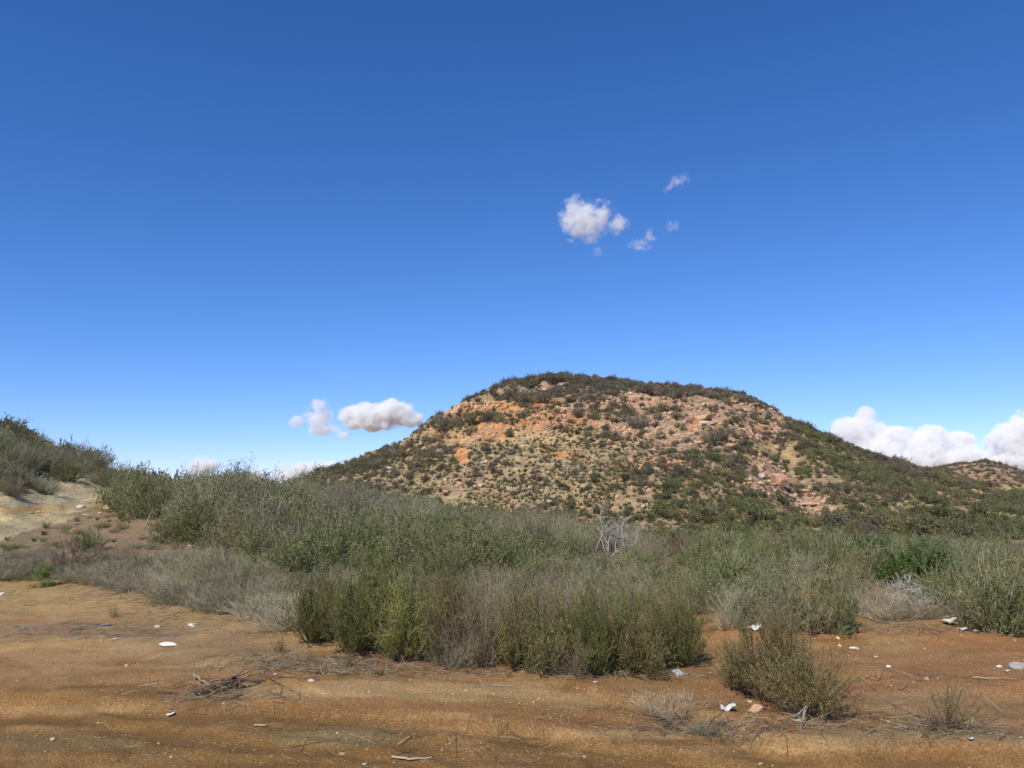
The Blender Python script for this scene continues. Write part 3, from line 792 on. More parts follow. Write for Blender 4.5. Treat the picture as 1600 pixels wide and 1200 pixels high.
FRONT = [  # the long thicket in the middle of the foreground
 ('green_shrub','green',495,1003,110,118,'bright green upright bush at the left tip of the front thicket'),
 ('green_shrub','green',560,1018,130,150,'tall green bush second from the left end of the front thicket'),
 ('green_shrub','green',632,1030,140,160,'tallest yellow green bush in the front thicket, near its left end'),
 ('green_shrub','olive',700,1034,130,152,'olive green bush in the front thicket where it starts to turn brown'),
 ('brown_shrub','brown',752,1040,120,140,'dark brown twiggy bush in the middle of the front thicket'),
 ('green_shrub','olive',812,1044,125,138,'brownish olive bush in the front thicket just right of its middle'),
 ('green_shrub','olive',868,1048,120,140,'olive bush of the front thicket standing behind a thin upright sprig'),
 ('green_shrub','green',935,1050,130,140,'green bush with brown stems in the right half of the front thicket'),
 ('green_shrub','olive',1000,1050,130,140,'dull green bush leaning right near the right end of the front thicket'),
 ('green_shrub','green',1062,1040,110,125,'green bush forming the right tip of the front thicket'),
 ('green_shrub','green',600,985,120,120,'green bush of the back row of the front thicket, at its left'),
 ('green_shrub','olive',690,990,130,118,'olive bush in the back row of the front thicket, left of its middle'),
 ('dry_shrub','dry',770,975,120,80,'bare grey twiggy bush in the back row of the front thicket'),
 ('brown_shrub','brown',850,1000,130,112,'brown bush in the back row of the front thicket, right of its middle'),
 ('bright_shrub','bright',985,985,70,70,'fresh bright green bush showing over the front thicket'),
 ('green_shrub','olive',1050,992,110,90,'olive bush behind the right end of the front thicket'),
 ('dry_shrub','dry',920,975,120,72,'bare grey bush behind the right half of the front thicket'),
 ('dry_shrub','dry',700,1042,90,60,'low dead grey twigs at the foot of the front thicket'),
 ('brown_shrub','brown',905,1053,110,70,'low dark brown bush at the foot of the front thicket'),
]
for k_, s_, px_, py_, w_, h_, lb_ in FRONT:
    bush(k_, NEAR[s_], px_, py_, w_ * random.uniform(.98, 1.22), h_ * random.uniform(.90, 1.16), lb_, group='bushes of the front thicket')
bush('sparse_shrub', NEAR['sparse'], 1192, 1092, 180, 120, 'wide open grey green shrub standing alone on the bare dirt at the right', pick=0, protor=.75)
bush('sparse_shrub', NEAR['sparse'], 1264, 1120, 160, 132, 'airy shrub right of and in front of the lone shrub on the bare dirt', pick=1, protor=.75)
bush('sparse_shrub', NEAR['sparse'], 1150, 1078, 90, 80, 'small outer shrub at the left side of the lone clump on the bare dirt', pick=1, protor=.75)
bush('sparse_shrub', NEAR['sparse'], 1225, 1100, 90, 165, 'tall narrow stems rising from the middle of the lone clump on the bare dirt', pick=0, rz=1.2, protor=.75)
bush('sparse_shrub', NEAR['thin'], 1480, 1136, 150, 98, 'thin sparse shrub leaning left at the lower right corner', tilt=-.3, protor=.75)
bush('dry_shrub', NEAR['dry'], 1050, 1118, 170, 40, 'flat dead grey shrub spread on the dirt left of the white paper scrap', pick=0)
bush('dry_shrub', NEAR['dry'], 1120, 1142, 150, 20, 'flattened grey weeds on the dirt below the white paper scrap', pick=1)
bush('sprig', NEAR['sprig'], 852, 1056, 60, 95, 'thin upright sprig at the foot of the front thicket', protor=.4)
bush('sprig', NEAR['sprig'], 543, 1042, 26, 34, 'small green sprig on the dirt left of the front thicket', protor=.4)
bush('sprig', NEAR['sprig'], 438, 1019, 26, 26, 'tiny dark sprig on the ochre dirt near the left tip of the front thicket', protor=.4)
bush('sprig', NEAR['sprig'], 592, 1054, 26, 14, 'low green sprout on the dirt before the front thicket', protor=.4)
bush('sprig', NEAR['sprig'], 372, 1094, 14, 10, 'tiny green sprout beside the pile of roots', protor=.4)
bush('sprig', NEAR['sprig'], 178, 965, 20, 22, 'small green sprout beside the blue litter at the left', protor=.4)
bush('sprig', NEAR['sprig'], 240, 948, 10, 14, 'tiny sprout in the dry twigs at the left', protor=.4)

def blade_mesh(n=60, h=1.0, r=.25):
    P0 = np.concatenate([rng.normal(size=(n, 2)) * .08 * r / .25, np.full((n, 1), -.02)], 1)
    D = np.concatenate([rng.normal(size=(n, 2)) * r, rng.uniform(.6, 1, (n, 1)) * h], 1)
    s = np.linspace(0, 1, 4)[None, :, None]
    P = P0[:, None] + D[:, None] * s + np.array([0, 0, -.15 * h]) * s ** 2
    V, Fq = tubes(P, np.broadcast_to(np.array([[.012, .01, .007, .002]]), (n, 4)), 3)
    return V, Fq
V_, F_ = blade_mesh()
gt_me = make_mesh('grass_tuft', V_, [F_], [M_leaf['green']])
x_, y_, z_ = hit(420, 962)
tag(obj('grass_tuft', gt_me, loc=(x_, y_, z_), sc=.42), 'dark green spiky grass tuft left of the front thicket', 'grass tuft')

ROW = [
 ('grey_shrub','grey',1165,978,110,85,'grey brushy bush behind the lone shrub, left end of the second row'),
 ('grey_shrub','grey',1215,982,100,92,'grey green bush in the middle of the second row right of the front thicket'),
 ('green_shrub','olive',1262,985,100,100,'olive bush in the second row right of the front thicket'),
 ('green_shrub','green',1312,988,80,85,'green bush at the right end of the second row'),
 ('bright_shrub','bright',1118,925,80,56,'fresh bright green bush beside a pale stake behind the front thicket'),
 ('green_shrub','green',1100,955,90,80,'green bush with tiny white flowers behind the right end of the front thicket'),
 ('bare_shrub','dry',1385,968,110,50,'low bare grey brush between the second row and the dead branch pile'),
 ('bare_shrub','dry',1345,955,100,52,'low bare grey brush just right of the second row'),
 ('bare_shrub','dry',1440,968,110,46,'low bare grey brush beneath the dead branch pile'),
 ('green_shrub','green',1560,986,150,128,'big dark green bush rooted at the edge of the dirt at the far right'),
 ('green_shrub','green',1505,962,120,112,'tall green bush behind the white bag at the right'),
 ('green_shrub','green',1625,988,130,130,'dark green bush cut by the right edge of the photo'),
 ('green_shrub','bright',1450,925,110,85,'fresh green bush above the dead branch pile at the right'),
 ('grey_shrub','grey',1530,975,100,66,'grey brush at the foot of the big bush at the far right'),
]
for k_, s_, px_, py_, w_, h_, lb_ in ROW:
    bush(k_, MID[s_], px_, py_, w_ * 1.1, h_, lb_)
bush('straw_clump', MID['straw'], 1135, 984, 60, 46, 'pale dry upright stalks right behind the front thicket', 'shrub')
bush('straw_clump', MID['straw'], 1160, 986, 34, 28, 'short pale dry stalks beside the white bag', 'shrub')

# ------------------------------------------------------------------ bare branching wood
def gen_bare(h=2.0, spread=.6, levels=3, kids=4, r0=.05, seed=0, trunks=3):
    g = np.random.default_rng(seed)
    polys = []; rads = []; K = 7
    def grow(p, d, L_, r, lev):
        pts = [p]; dd = d
        for k in range(K - 1):
            dd = dd + g.normal(size=3) * .22 + np.array([0, 0, .05]); dd = dd / np.linalg.norm(dd)
            pts.append(pts[-1] + dd * L_ / (K - 1))
        pts = np.array(pts); polys.append(pts); rads.append(r * np.linspace(1, .35, K))
        if lev > 0:
            for c in range(kids):
                i = g.integers(2, K); q = pts[i]
                dn = (pts[i] - pts[i - 1]); dn = dn / np.linalg.norm(dn) + g.normal(size=3) * spread; dn /= np.linalg.norm(dn)
                grow(q, dn, L_ * g.uniform(.4, .75), r * .5, lev - 1)
    for t in range(trunks):
        d = np.array([g.normal() * .35, g.normal() * .35, 1.0]); d /= np.linalg.norm(d)
        grow(np.array([g.normal() * .06, g.normal() * .06, -.1]), d, h * g.uniform(.6, .8), r0, levels)
    return tubes(np.array(polys), np.array(rads), 4)

def bare_tree(px, py, hpx, mat, label, seed, trunks=3, kids=5, r0=.035, spread=.55, leaf=None, kind='bare_shrub', cat='dead shrub', levels=3):
    x, y, z = hit(px, py)
    h = hpx / F * y
    V, Fq = gen_bare(1.0, spread, levels, kids, r0 / h, seed, trunks)
    sc_ = h / max(V[:, 2].max(), .1)
    root = bpy.data.objects.new(kind, None); link(root); root.location = (x, y, z)
    tag(root, label, cat)
    root.scale = (sc_, sc_, sc_)
    obj('branches', make_mesh(kind + '_branches', V, [Fq], [M_twig[mat]]), root)
    if leaf:
        k = rng.integers(0, len(V), 2500); k = k[V[k, 2] > .35]
        lv = leaves(V[k], norm(rng.normal(size=(len(k), 3)) + np.array([0, 0, .5])), .045, .02)
        obj('foliage', make_mesh(kind + '_foliage', lv[0], [lv[1]], [M_leaf[leaf]]), root)
    return root
bare_tree(838, 886, 112, 'grey', 'dark leafless shrub with a dense tangle of grey branches in the centre of the brush', 11, 5, 6, .035)
bare_tree(860, 884, 90, 'grey', 'bare grey branches right of the darkest leafless shrub', 12, 4, 6, .03)
bare_tree(928, 884, 108, 'pale', 'bleached bare shrub with forked white branches right of the photo centre', 13, 3, 5, .035, .45)
bare_tree(972, 868, 66, 'pale', 'thin bleached twigs right of the forked white shrub', 14, 4, 5, .022)
bare_tree(735, 880, 50, 'pale', 'short pale broken branches above the front thicket', 15, 4, 4, .03, .8)
bare_tree(935, 925, 60, 'pale', 'bleached stems in front of the forked white shrub', 16, 4, 4, .022)
bare_tree(1430, 958, 62, 'pale', 'arching pile of dead pale branches at the right', 17, 6, 6, .03, 1.0)
bare_tree(1446, 950, 48, 'pale', 'dead pale branches at the right side of the branch pile', 18, 5, 5, .025, 1.0)
bare_tree(1484, 872, 46, 'pale', 'tall pale dead stem standing over the green brush at the right', 19, 1, 3, .05, .4)
bare_tree(1568, 880, 70, 'pale', 'grey leafless shrub near the right edge above the green brush', 20, 4, 5, .03)
bare_tree(1432, 880, 50, 'grey', 'fuzzy grey bare shrub amid the green brush at the right', 21, 5, 6, .02)
bare_tree(250, 800, 50, 'pale', 'dead pale branches under the big green bush beside the track', 22, 4, 5, .03, 1.1)
bare_tree(300, 806, 44, 'pale', 'twisted pale branches at the foot of the green bushes on the left', 23, 4, 5, .03, 1.1)
bare_tree(105, 893, 70, 'brown', 'dark sprawling leafless shrub at the left below the track', 24, 4, 5, .03, 1.2)
bare_tree(425, 800, 80, 'grey', 'grey leggy shrub reaching the skyline left of the hill', 25, 5, 6, .025, .5, 'grey')
bare_tree(497, 790, 66, 'brown', 'spindly shrub with small leaf clumps on the skyline at the left foot of the hill', 26, 3, 5, .025, .5, 'grey')
bare_tree(372, 790, 84, 'grey', 'tall grey shrub with feathery upright stems on the skyline at the left', 27, 6, 6, .025, .35, 'grey')
bare_tree(320, 790, 74, 'grey', 'pale grey feathery shrub on the skyline in front of a small cloud', 28, 6, 6, .025, .4, 'grey')
bare_tree(85, 742, 60, 'grey', 'bare grey shrub on the skyline of the left slope', 29, 4, 6, .03, .6)
bare_tree(15, 705, 56, 'grey', 'leggy shrub at the top of the left slope', 30, 4, 5, .03, .6, 'hgreen')
bare_tree(540, 850, 100, 'grey', 'large grey twiggy shrub left of the photo centre', 31, 6, 7, .03, .6, 'grey')
bare_tree(590, 870, 95, 'grey', 'broad grey shrub with dark hollows above the front thicket', 32, 6, 7, .03, .7, 'grey')
bare_tree(640, 860, 90, 'grey', 'grey shrub right of the one with dark hollows', 33, 6, 7, .03, .7, 'grey')

def stake(px, py, hpx, wpx, label, mat):
    x, y, z = hit(px, py); h = hpx / F * y; r = wpx / F * y / 2
    P = np.array([[[0, 0, -.1], [.01, 0, h * .4], [-.01, .01, h * .8], [0.02, 0, h]]]); V, Fq = tubes(P, np.array([[r, r, r * .9, r * .7]]), 6)
    o = obj('stake', make_mesh('stake', V, [Fq], [mat]), loc=(x, y, z)); tag(o, label, 'stake')
stake(1150, 900, 40, 3, 'thin pale upright stick beside the fresh green bush', M_twig['pale'])
stake(1212, 912, 26, 3.5, 'short grey wooden stake in the brush at the right', M_twig['pale'])
stake(1241, 918, 22, 2.5, 'slender grey stick leaning in the brush right of the wooden stake', M_twig['pale'])
stake(1278, 870, 10, 2, 'tiny pale stick on the soil clearing in the brush', M_twig['pale'])
stake(1162, 995, 12, 4.5, 'charred black stub standing in the dirt below the white bag', M_black)

# ------------------------------------------------------------------ brush belt
TOPX = [-300,0,40,60,110,160,200,240,300,360,430,500,560,640,700,800,900,1000,1100,1300,1500,1600,1900]
TOPY = [640,650,655,678,685,700,720,735,730,722,738,748,752,764,776,787,802,813,821,823,831,838,850]
def belt_zone(px, y):
    if px < 190: return 'L0'
    if px < 430: return 'L1'
    if px < 680: return 'L2'
    if px < 860: return 'C1'
    if px < 1080: return 'C2'
    if px < 1400: return 'R1'
    return 'R2'
ZTXT = {'L0': 'on the slope above the dirt track', 'L1': 'in the brush right of the dirt track', 'L2': 'in the brush below the hill\'s left foot',
        'C1': 'in the central brush above the front thicket', 'C2': 'in the grey brush right of centre', 'R1': 'in the green belt under the hill gully', 'R2': 'in the brush near the right edge'}
TYPES = {'L0': (('olive', .4), ('green', .25), ('grey', .25), ('dry', .1)), 'L1': (('green', .38), ('olive', .25), ('grey', .29), ('dry', .08)), 'L2': (('green', .16), ('olive', .24), ('grey', .42), ('dry', .18)),
         'C1': (('green', .2), ('olive', .25), ('grey', .35), ('dry', .17), ('pale', .03)), 'C2': (('grey', .3), ('dry', .38), ('olive', .2), ('pale', .04), ('green', .08)),
         'R1': (('green', .45), ('bright', .2), ('olive', .15), ('grey', .15), ('dry', .05)), 'R2': (('green', .52), ('bright', .13), ('grey', .2), ('olive', .1), ('dry', .05))}
KN = {'green': 'green_shrub', 'olive': 'olive_shrub', 'grey': 'grey_shrub', 'bright': 'bright_shrub', 'dry': 'bare_shrub', 'pale': 'bleached_shrub'}
KT = {'green': 'green leafy shrub', 'olive': 'olive green shrub', 'grey': 'grey green twiggy shrub', 'bright': 'fresh bright green shrub', 'dry': 'leafless grey shrub', 'pale': 'bleached bare shrub'}
CLEAR = [(240, 838, 60, 16), (1000, 858, 34, 7), (1300, 906, 50, 8), (160, 850, 70, 14), (50, 850, 90, 22), (190, 818, 40, 12)]
cand = []
gx = np.arange(-62, 62, 1.45); gy = np.arange(17, 84, 1.45)
for yy_ in gy:
    step = 1.45 if yy_ < 46 else 2.1
    for xx_ in np.arange(-62, 62, step):
        if yy_ >= 46 and rng.random() > .7: continue
        cand.append((xx_ + rng.uniform(-.6, .6), yy_ + rng.uniform(-.6, .6)))
cand = np.array(cand)
cz_ = Hf(cand[:, 0], cand[:, 1]); cpx, cpy = project(cand[:, 0], cand[:, 1], cz_)
czone = zones(cand[:, 0], cand[:, 1])
rd_, rs_ = poly_dist(cand[:, 0], cand[:, 1], ROAD_P)
belt = []
for (x, y), z, px, py, zn, rd, rs in zip(cand, cz_, cpx, cpy, czone, rd_, rs_):
    if px < -90 or px > 1690: continue
    if zn in (1, 2) or rd < 2.9: continue
    front_lim = np.interp(px, [-100, 150, 175, 230, 330, 400, 460, 700, 900, 1000, 1090, 1100, 1340, 1350, 1480, 1490, 1700], [42, 38, 33, 29, 25, 22, 19, 18, 18, 18, 18, 16, 16, 20, 19, 15, 14.5])
    if px < 190 and rs < 0: 
        if y < 40: continue
    if y < front_lim: continue
    if zn == 3 and rd < 4.0 and rng.random() < .6: continue
    if any(((px - a) / c) ** 2 + ((py - b) / d) ** 2 < 1 for a, b, c, d in CLEAR): continue
    zt = belt_zone(px, y)
    if zt == 'C2' and y < 32 and rng.random() < .1: continue
    ttop = np.interp(px, TOPX, TOPY) + rng.uniform(-4, 26)
    _, s_ = ray(px, ttop)
    hmax = CAMZ + s_ * y - z
    h = rng.uniform(1.15, 2.1) if px < 900 else rng.uniform(.8, 1.5)
    if y < 24: h *= .8
    if zt == 'C2' and y < 34: h *= .7
    h = min(h, hmax)
    if h < .45: h = .45 + rng.uniform(0, .1)
    if hmax < .1 and y > 30: continue
    r = rng.random(); acc = 0
    for tname, pr in TYPES[zt]:
        acc += pr
        if r < acc: break
    cl = fbm(np.array([x]), np.array([y]), 6, 2, 900)[0]
    if cl > .35 and tname in ('grey', 'dry'): tname = 'green'
    if cl < -.3 and tname in ('green', 'bright') and rng.random() < .7: tname = 'grey'
    belt.append((h * F / y, x, y, z, h, tname, zt))
def cam_px(x, y, z): return float(project(x, y, z)[0])
belt.sort(key=lambda b: -b[0])
NB = 285
for (s, x, y, z, h, tname, zt) in belt[:NB]:
    P_ = random.choice(MID[tname])
    w = h * rng.uniform(.9, 1.35) if h > .8 else rng.uniform(.9, 1.2)
    far_ = ' far back' if y > 45 else (' near the front' if y < np.interp(cam_px(x, y, z), [0, 400, 700, 1600], [40, 29, 25, 22]) else ' halfway back')
    size_ = 'high ' if h > 1.45 else ('low ' if h < .85 else 'middling ')
    plant(KN[tname], P_, x, y, f'{size_}{KT[tname]}{far_} {ZTXT[zt]}', 'shrub', f'{size_}{KT[tname]}s{far_} {ZTXT[zt]}', sc=w, sz=h, z=z)
print('belt', len(belt), 'smallest individual', belt[min(NB, len(belt)) - 1][0])

# ------------------------------------------------------------------ hill scrub
DENS = [(860, 745, 320, 60, .9), (1090, 765, 280, 75, .98), (1400, 780, 300, 60, .82), (1250, 720, 120, 50, .75), (720, 770, 160, 50, .85), (950, 600, 260, 14, .95), (840, 618, 66, 22, 1.0), (690, 665, 60, 14, .8),
        (1080, 658, 150, 40, .22), (1000, 636, 60, 20, .15), (1180, 660, 60, 30, .35), (950, 655, 50, 24, .45), (750, 640, 80, 12, .03), (850, 630, 40, 7, .08), (790, 674, 75, 15, .08), (860, 655, 50, 12, .15), (880, 700, 130, 18, .75),
        (690, 684, 60, 12, .25), (640, 690, 40, 10, .35), (722, 712, 12, 13, 0), (1195, 698, 24, 7, .1), (1238, 718, 10, 30, .1), (1190, 740, 30, 26, .25), (1258, 784, 24, 20, .2), (1285, 802, 26, 12, .15), (1220, 752, 16, 12, 0), (1300, 752, 18, 8, .1), (1500, 772, 60, 14, .4), (1560, 740, 90, 14, .45), (1580, 765, 50, 5, 0), (770, 655, 50, 9, .9), (735, 662, 22, 7, .95)]
hx = []; 
gxx = np.arange(-75, 130, .74); gyy = np.arange(80, 172, .74)
PX_, PY_ = np.meshgrid(gxx, gyy); PX_ = PX_.ravel() + rng.uniform(-.4, .4, PX_.size); PY_ = PY_.ravel() + rng.uniform(-.65, .65, PY_.size)
t1 = hill_h(PX_, PY_, H1, -2.0, 1.75, 120)[1]; zn = zones(PX_, PY_)
ok = (zn == 1) & (t1 < 1.08); PX_, PY_, t1 = PX_[ok], PY_[ok], t1[ok]
PZ_ = Hf(PX_, PY_); hpx, hpy = project(PX_, PY_, PZ_)
ok = (hpx > 330) & (hpx < 1700); PX_, PY_, PZ_, hpx, hpy, t1 = (a[ok] for a in (PX_, PY_, PZ_, hpx, hpy, t1))
dn = np.full(len(PX_), .85)
nz = fbm(PX_, PY_, 5, 3, 401)
for (a, b, c, d, v) in DENS:
    k = 1 - sstep(.8, 1.15, np.sqrt(((hpx - a) / c) ** 2 + ((hpy - b) / d) ** 2) + .25 * nz)
    dn = dn * (1 - k) + v * k
dn = np.clip(dn * np.where(dn < .97, .98 + .95 * fbm(PX_, PY_, 4.5, 4, 411), 1.0 + .4 * fbm(PX_, PY_, 4.5, 4, 411)), 0, 1)
dn = np.where(t1 > .93, dn * .6, dn)
keep = rng.random(len(PX_)) < dn * .93
PX_, PY_, PZ_, hpx, hpy, t1 = (a[keep] for a in (PX_, PY_, PZ_, hpx, hpy, t1))
n = len(PX_)
sz_ = rng.uniform(.30, .68, n) * (1 + 1.1 * rng.random(n) ** 7)
top = (hpy < np.interp(hpx, [600, 750, 850, 1150, 1250, 1400], [700, 635, 626, 622, 665, 740]))
crest = t1 > .86
green = -.3 + fbm(PX_, PY_, 9, 3, 421) + np.clip((hpx - 900) / 500, -.4, .5) + np.clip((hpy - 700) / 120, -.5, .5)
idx = np.where(green > .25, rng.choice([0, 1, 5, 4, 0], n), rng.choice([2, 3, 0, 4, 7, 2], n))
idx = np.where(top | crest, rng.choice([2, 3, 7, 2], n), idx)
blue = ((hpx - 893) / 42) ** 2 + ((hpy - 735) / 14) ** 2 < 1
idx = np.where(blue & (rng.random(n) < .8), 6, idx)
sz_ = np.where(top & ~crest, sz_ * 1.1, np.where(crest, sz_ * .75, sz_))
sz_ = np.where(((hpx > 700) & (hpx < 1050) & (hpy > 690)), sz_ * .75, sz_)
sz_ = np.where(hpy > 800, sz_ * 1.4, sz_)
sz_ = sz_ * (1 + .12 * sstep(900, 1150, hpx) * sstep(690, 740, hpy)) * (1 + .25 * fbm(PX_, PY_, 6, 3, 431))
app = sz_ * F / PY_
order = np.argsort(-app)
src = {}
HG = {0: 'low green scrub bush', 1: 'low green scrub bush', 2: 'dull grey scrub bush', 3: 'brown grey scrub bush', 4: 'olive scrub bush', 5: 'fresh green scrub bush', 6: 'blue green sage bush', 7: 'bare brown scrub bush'}
def hzone(px, py, tp):
    if tp: return 'along the top of the hill'
    if px < 800: return 'on the left flank of the hill'
    if px < 1100: return 'on the middle face of the hill'
    if px < 1210: return 'left of the gully of the hill'
    if px < 1310: return 'right of the gully of the hill'
    if px < 1400: return 'on the right flank of the hill'
    if px < 1500: return 'on the far right flank of the hill'
    return 'on the hill foot before the low ridge'
n_ind = 0
hill_special = [(997, 668, 50, 24), (1112, 694, 40, 26), (1130, 690, 30, 26), (905, 652, 30, 20), (925, 656, 20, 12), (822, 632, 50, 26), (800, 622, 40, 24), (850, 630, 36, 20), (870, 618, 30, 18), (740, 664, 34, 16), (762, 658, 30, 18), (690, 668, 24, 20),
                (684, 662, 16, 20), (1160, 628, 26, 16), (1135, 616, 26, 13), (1193, 640, 16, 10), (1080, 614, 40, 13), (1060, 622, 30, 16), (980, 604, 50, 12), (900, 600, 40, 12), (860, 595, 40, 14), (1255, 672, 18, 9), (1005, 760, 40, 14), (1245, 775, 22, 20), (1228, 790, 22, 16), (1240, 806, 36, 20), (1380, 722, 26, 12), (1340, 708, 20, 10)]
SL = ['large round dark bush alone on the pink rock slope of the hill', 'large dark bush above the pointed tan boulder in the hill gully', 'right half of the dark bush above the pointed tan boulder', 'grey bush between the orange scree and the pink rock slope',
      'small bush right of the grey bush by the orange scree', 'dark thicket bush right of the orange cut, at its middle', 'dark thicket bush touching the upper edge of the orange cut', 'dark thicket bush above the end of the orange cut', 'dark bush at the upper right of the hilltop thicket',
      'dark bush below the orange cut, left one', 'dark bush below the orange cut, right one', 'dark bush at the left end of the orange cut', 'spiky bush on the left shoulder skyline of the hill', 'dark bush on the right shoulder of the hilltop', 'dark bush on the skyline where the hilltop ends at the right',
      'small skyline bush just below the right shoulder', 'wide dark bush above the big orange slabs', 'dark bush left of and above the big orange slabs', 'wide bush on the skyline right of the summit', 'bush on the skyline near the summit', 'bush crowning the summit skyline', 'small dark skyline bush halfway down the right shoulder',
      'dark low bush in the middle of the green lower face', 'dark green bush in the gully right of the big red boulder', 'dark bush in the lower gully', 'dark bush at the mouth of the gully', 'skyline bush on the right flank before the big cloud', 'small skyline bush on the right flank left of the cloud']
for (a, b, w, h), lb in zip(hill_special, SL):
    x, y, z = hit(a, b, 84)
    if y > 175: x, y, z = hit(a, b + 8, 84)
    me = random.choice(BIGFAR)
    o = obj('hill_shrub', me, loc=(x, y, z - .1), rz=random.uniform(0, 6.28)); ww = w / F * y / 1.75; hh = h / F * y
    o.scale = (ww, ww, hh); tag(o, lb, 'shrub', 'large bushes on the hill')
for i in order:
    k = int(idx[i])
    if n_ind < 250 or k not in src:
        o = obj('hill_shrub', FAR[k], loc=(PX_[i], PY_[i], PZ_[i] - .05), rz=random.uniform(0, 6.28))
        s = sz_[i] * rng.uniform(1.0, 1.3); o.scale = (s, s, sz_[i])
        zt = hzone(hpx[i], hpy[i], top[i]) + ('' if top[i] else (', upper part' if hpy[i] < 690 else (', middle part' if hpy[i] < 750 else ', lowest part')))
        tag(o, f'{HG[k]} {zt}', 'shrub', f'{HG[k]}es {zt}')
        src.setdefault(k, o); n_ind += 1
        app[i] = -1
rest = np.where(app > 0)[0]
sources = [src.get(k, next(iter(src.values()))) for k in range(8)]
pts = np.stack([PX_, PY_, PZ_ - .05], 1)[rest]
stuff_points('hill_scrub', pts, rng.uniform(0, 6.28, len(rest)), sz_[rest] * 1.1, idx[rest], sources, 'low grey and green scrub covering the hill')
print('hill scrub', len(rest), n_ind)
# finer growth between the bushes
gN = 16000
gx_ = rng.uniform(420, 1690, gN); gy_ = rng.uniform(640, 838, gN)
x, y, z, ok = hits(gx_, gy_, 80, 180)
bare = np.zeros(gN)
for (a, b, c, d) in [(1080, 655, 150, 42), (1000, 630, 80, 20), (790, 674, 75, 15), (750, 642, 80, 14), (690, 684, 50, 10), (722, 712, 12, 13), (1238, 718, 10, 28), (1262, 790, 26, 22), (1195, 742, 26, 22), (1195, 698, 22, 7)]:
    bare = np.maximum(bare, 1 - sstep(.8, 1.1, np.sqrt(((gx_ - a) / c) ** 2 + ((gy_ - b) / d) ** 2)))
ok = ok & (y > 82) & (y < 172) & (rng.random(gN) > bare * .93) & (fbm(x, y, 5, 3, 461) > -.35)
x, y, z = x[ok], y[ok], z[ok]
stuff_points('hill_grass', np.stack([x, y, z - .03], 1), rng.uniform(0, 6.28, len(x)), rng.uniform(.13, .30, len(x)), rng.choice([0, 2, 3, 4, 4, 5], len(x)), sources, 'fine low growth between the bushes of the hill')
# brush further back in the belt, and beyond the frame, as one mass
rb = belt[NB:]
bp_ = [(b[1], b[2], b[3] - .05) for b in rb]; bs_ = [b[4] for b in rb]
mp = {'green': 5, 'olive': 4, 'grey': 2, 'bright': 5, 'dry': 7, 'pale': 7}
bi_ = [mp[b[5]] if rng.random() < .8 else 0 for b in rb]
m_ = 2600
ex = rng.uniform(-140, 160, m_); ey = rng.uniform(-5, 150, m_); eu = ex / np.maximum(ey, 1)
kz = zones(ex, ey); rdd, _ = poly_dist(ex, ey, ROAD_P)
ok = ((np.abs(eu) > .66) | (ey < 0)) & (np.hypot(ex, ey) > 22) & (rdd > 3.5)
ex, ey = ex[ok], ey[ok]; ez = Hf(ex, ey)
bp_ += list(zip(ex, ey, ez - .05)); bs_ += list(rng.uniform(.6, 1.4, len(ex))); bi_ += list(rng.choice([0, 1, 2, 4, 5], len(ex)))
# the distant ridge carries scrub too
ex = rng.uniform(90, 330, 9000); ey = rng.uniform(205, 350, 9000); t2 = hill_h(ex, ey, H2, -2.0, 1.6, 200)[1]
ok = (ex / ey > .33) & (t2 < 1.05) & (rng.random(9000) < .55); ex, ey = ex[ok], ey[ok]; ez = Hf(ex, ey)
bp_ += list(zip(ex, ey, ez - .1)); bs_ += list(rng.uniform(.6, 1.3, len(ex))); bi_ += list(rng.choice([2, 3, 7, 0], len(ex)))
stuff_points('distant_brush', bp_, rng.uniform(0, 6.28, len(bp_)), bs_, bi_, sources, 'brush massed behind the nearer shrubs')
for (a, b, w, h, lb) in [(1586, 735, 12, 9, 'dark round bush on the skyline of the low ridge at the right edge'), (1466, 738, 8, 5, 'small bush on the left end of the low ridge skyline'), (1545, 725, 9, 5, 'small bush on the crest of the low ridge')]:
    x, y, z = hit(a, b, 180)
    o = obj('ridge_shrub', BIGFAR[0], loc=(x, y, z - .1)); o.scale = (w / F * y / 1.5, w / F * y / 1.5, h / F * y); tag(o, lb, 'shrub')

# shrubs and earth lumps of the bank above the track
BANK = [(150, 752, 44, 42, 'olive', 'olive bush closing the gap at the upper end of the track'), (172, 756, 46, 40, 'green', 'green bush behind the upper end of the track'), (192, 760, 46, 38, 'grey', 'grey bush between the upper track end and the tall brush'), (135, 748, 40, 44, 'grey', 'grey bush where the left slope runs down to the track end'), (210, 765, 50, 40, 'olive', 'olive bush at the start of the tall brush right of the track'),
        (20, 776, 44, 36, 'brown', 'brown overhanging shrub at the left edge beside the track'), (70, 770, 70, 26, 'grey', 'low grey green shrub at the bend of the track'), (45, 760, 60, 26, 'grey', 'low grey shrub on the bank above the track'),
        (100, 752, 60, 44, 'green', 'dark green bush where the bank meets the track'), (85, 735, 60, 44, 'olive', 'olive bush on the bank right of the grey boulder'), (60, 712, 56, 40, 'green', 'dark green bush above the grey boulder'), (20, 700, 60, 44, 'green', 'dark bush at the top left of the slope'),
        (125, 722, 60, 34, 'grey', 'grey bush on the ridge of the left slope'), (160, 728, 50, 34, 'olive', 'olive bush on the skyline right of the left slope'), (5, 740, 40, 26, 'dry', 'bare shrub below the small pale boulder at the left edge'), (142, 752, 34, 18, 'straw', 'straw coloured round tussock beyond the end of the track'),
        (165, 762, 50, 34, 'olive', 'olive bush at the end of the track'), (185, 780, 50, 50, 'green', 'green bush at the right rim of the track')]
for a, b, w, h, s, lb in BANK:
    bush(KN.get(s, {'brown': 'brown_shrub', 'straw': 'tussock'}.get(s, 'shrub')), MID[s] if s in MID else NEAR[s], a, b, w, h, lb, 'shrub')

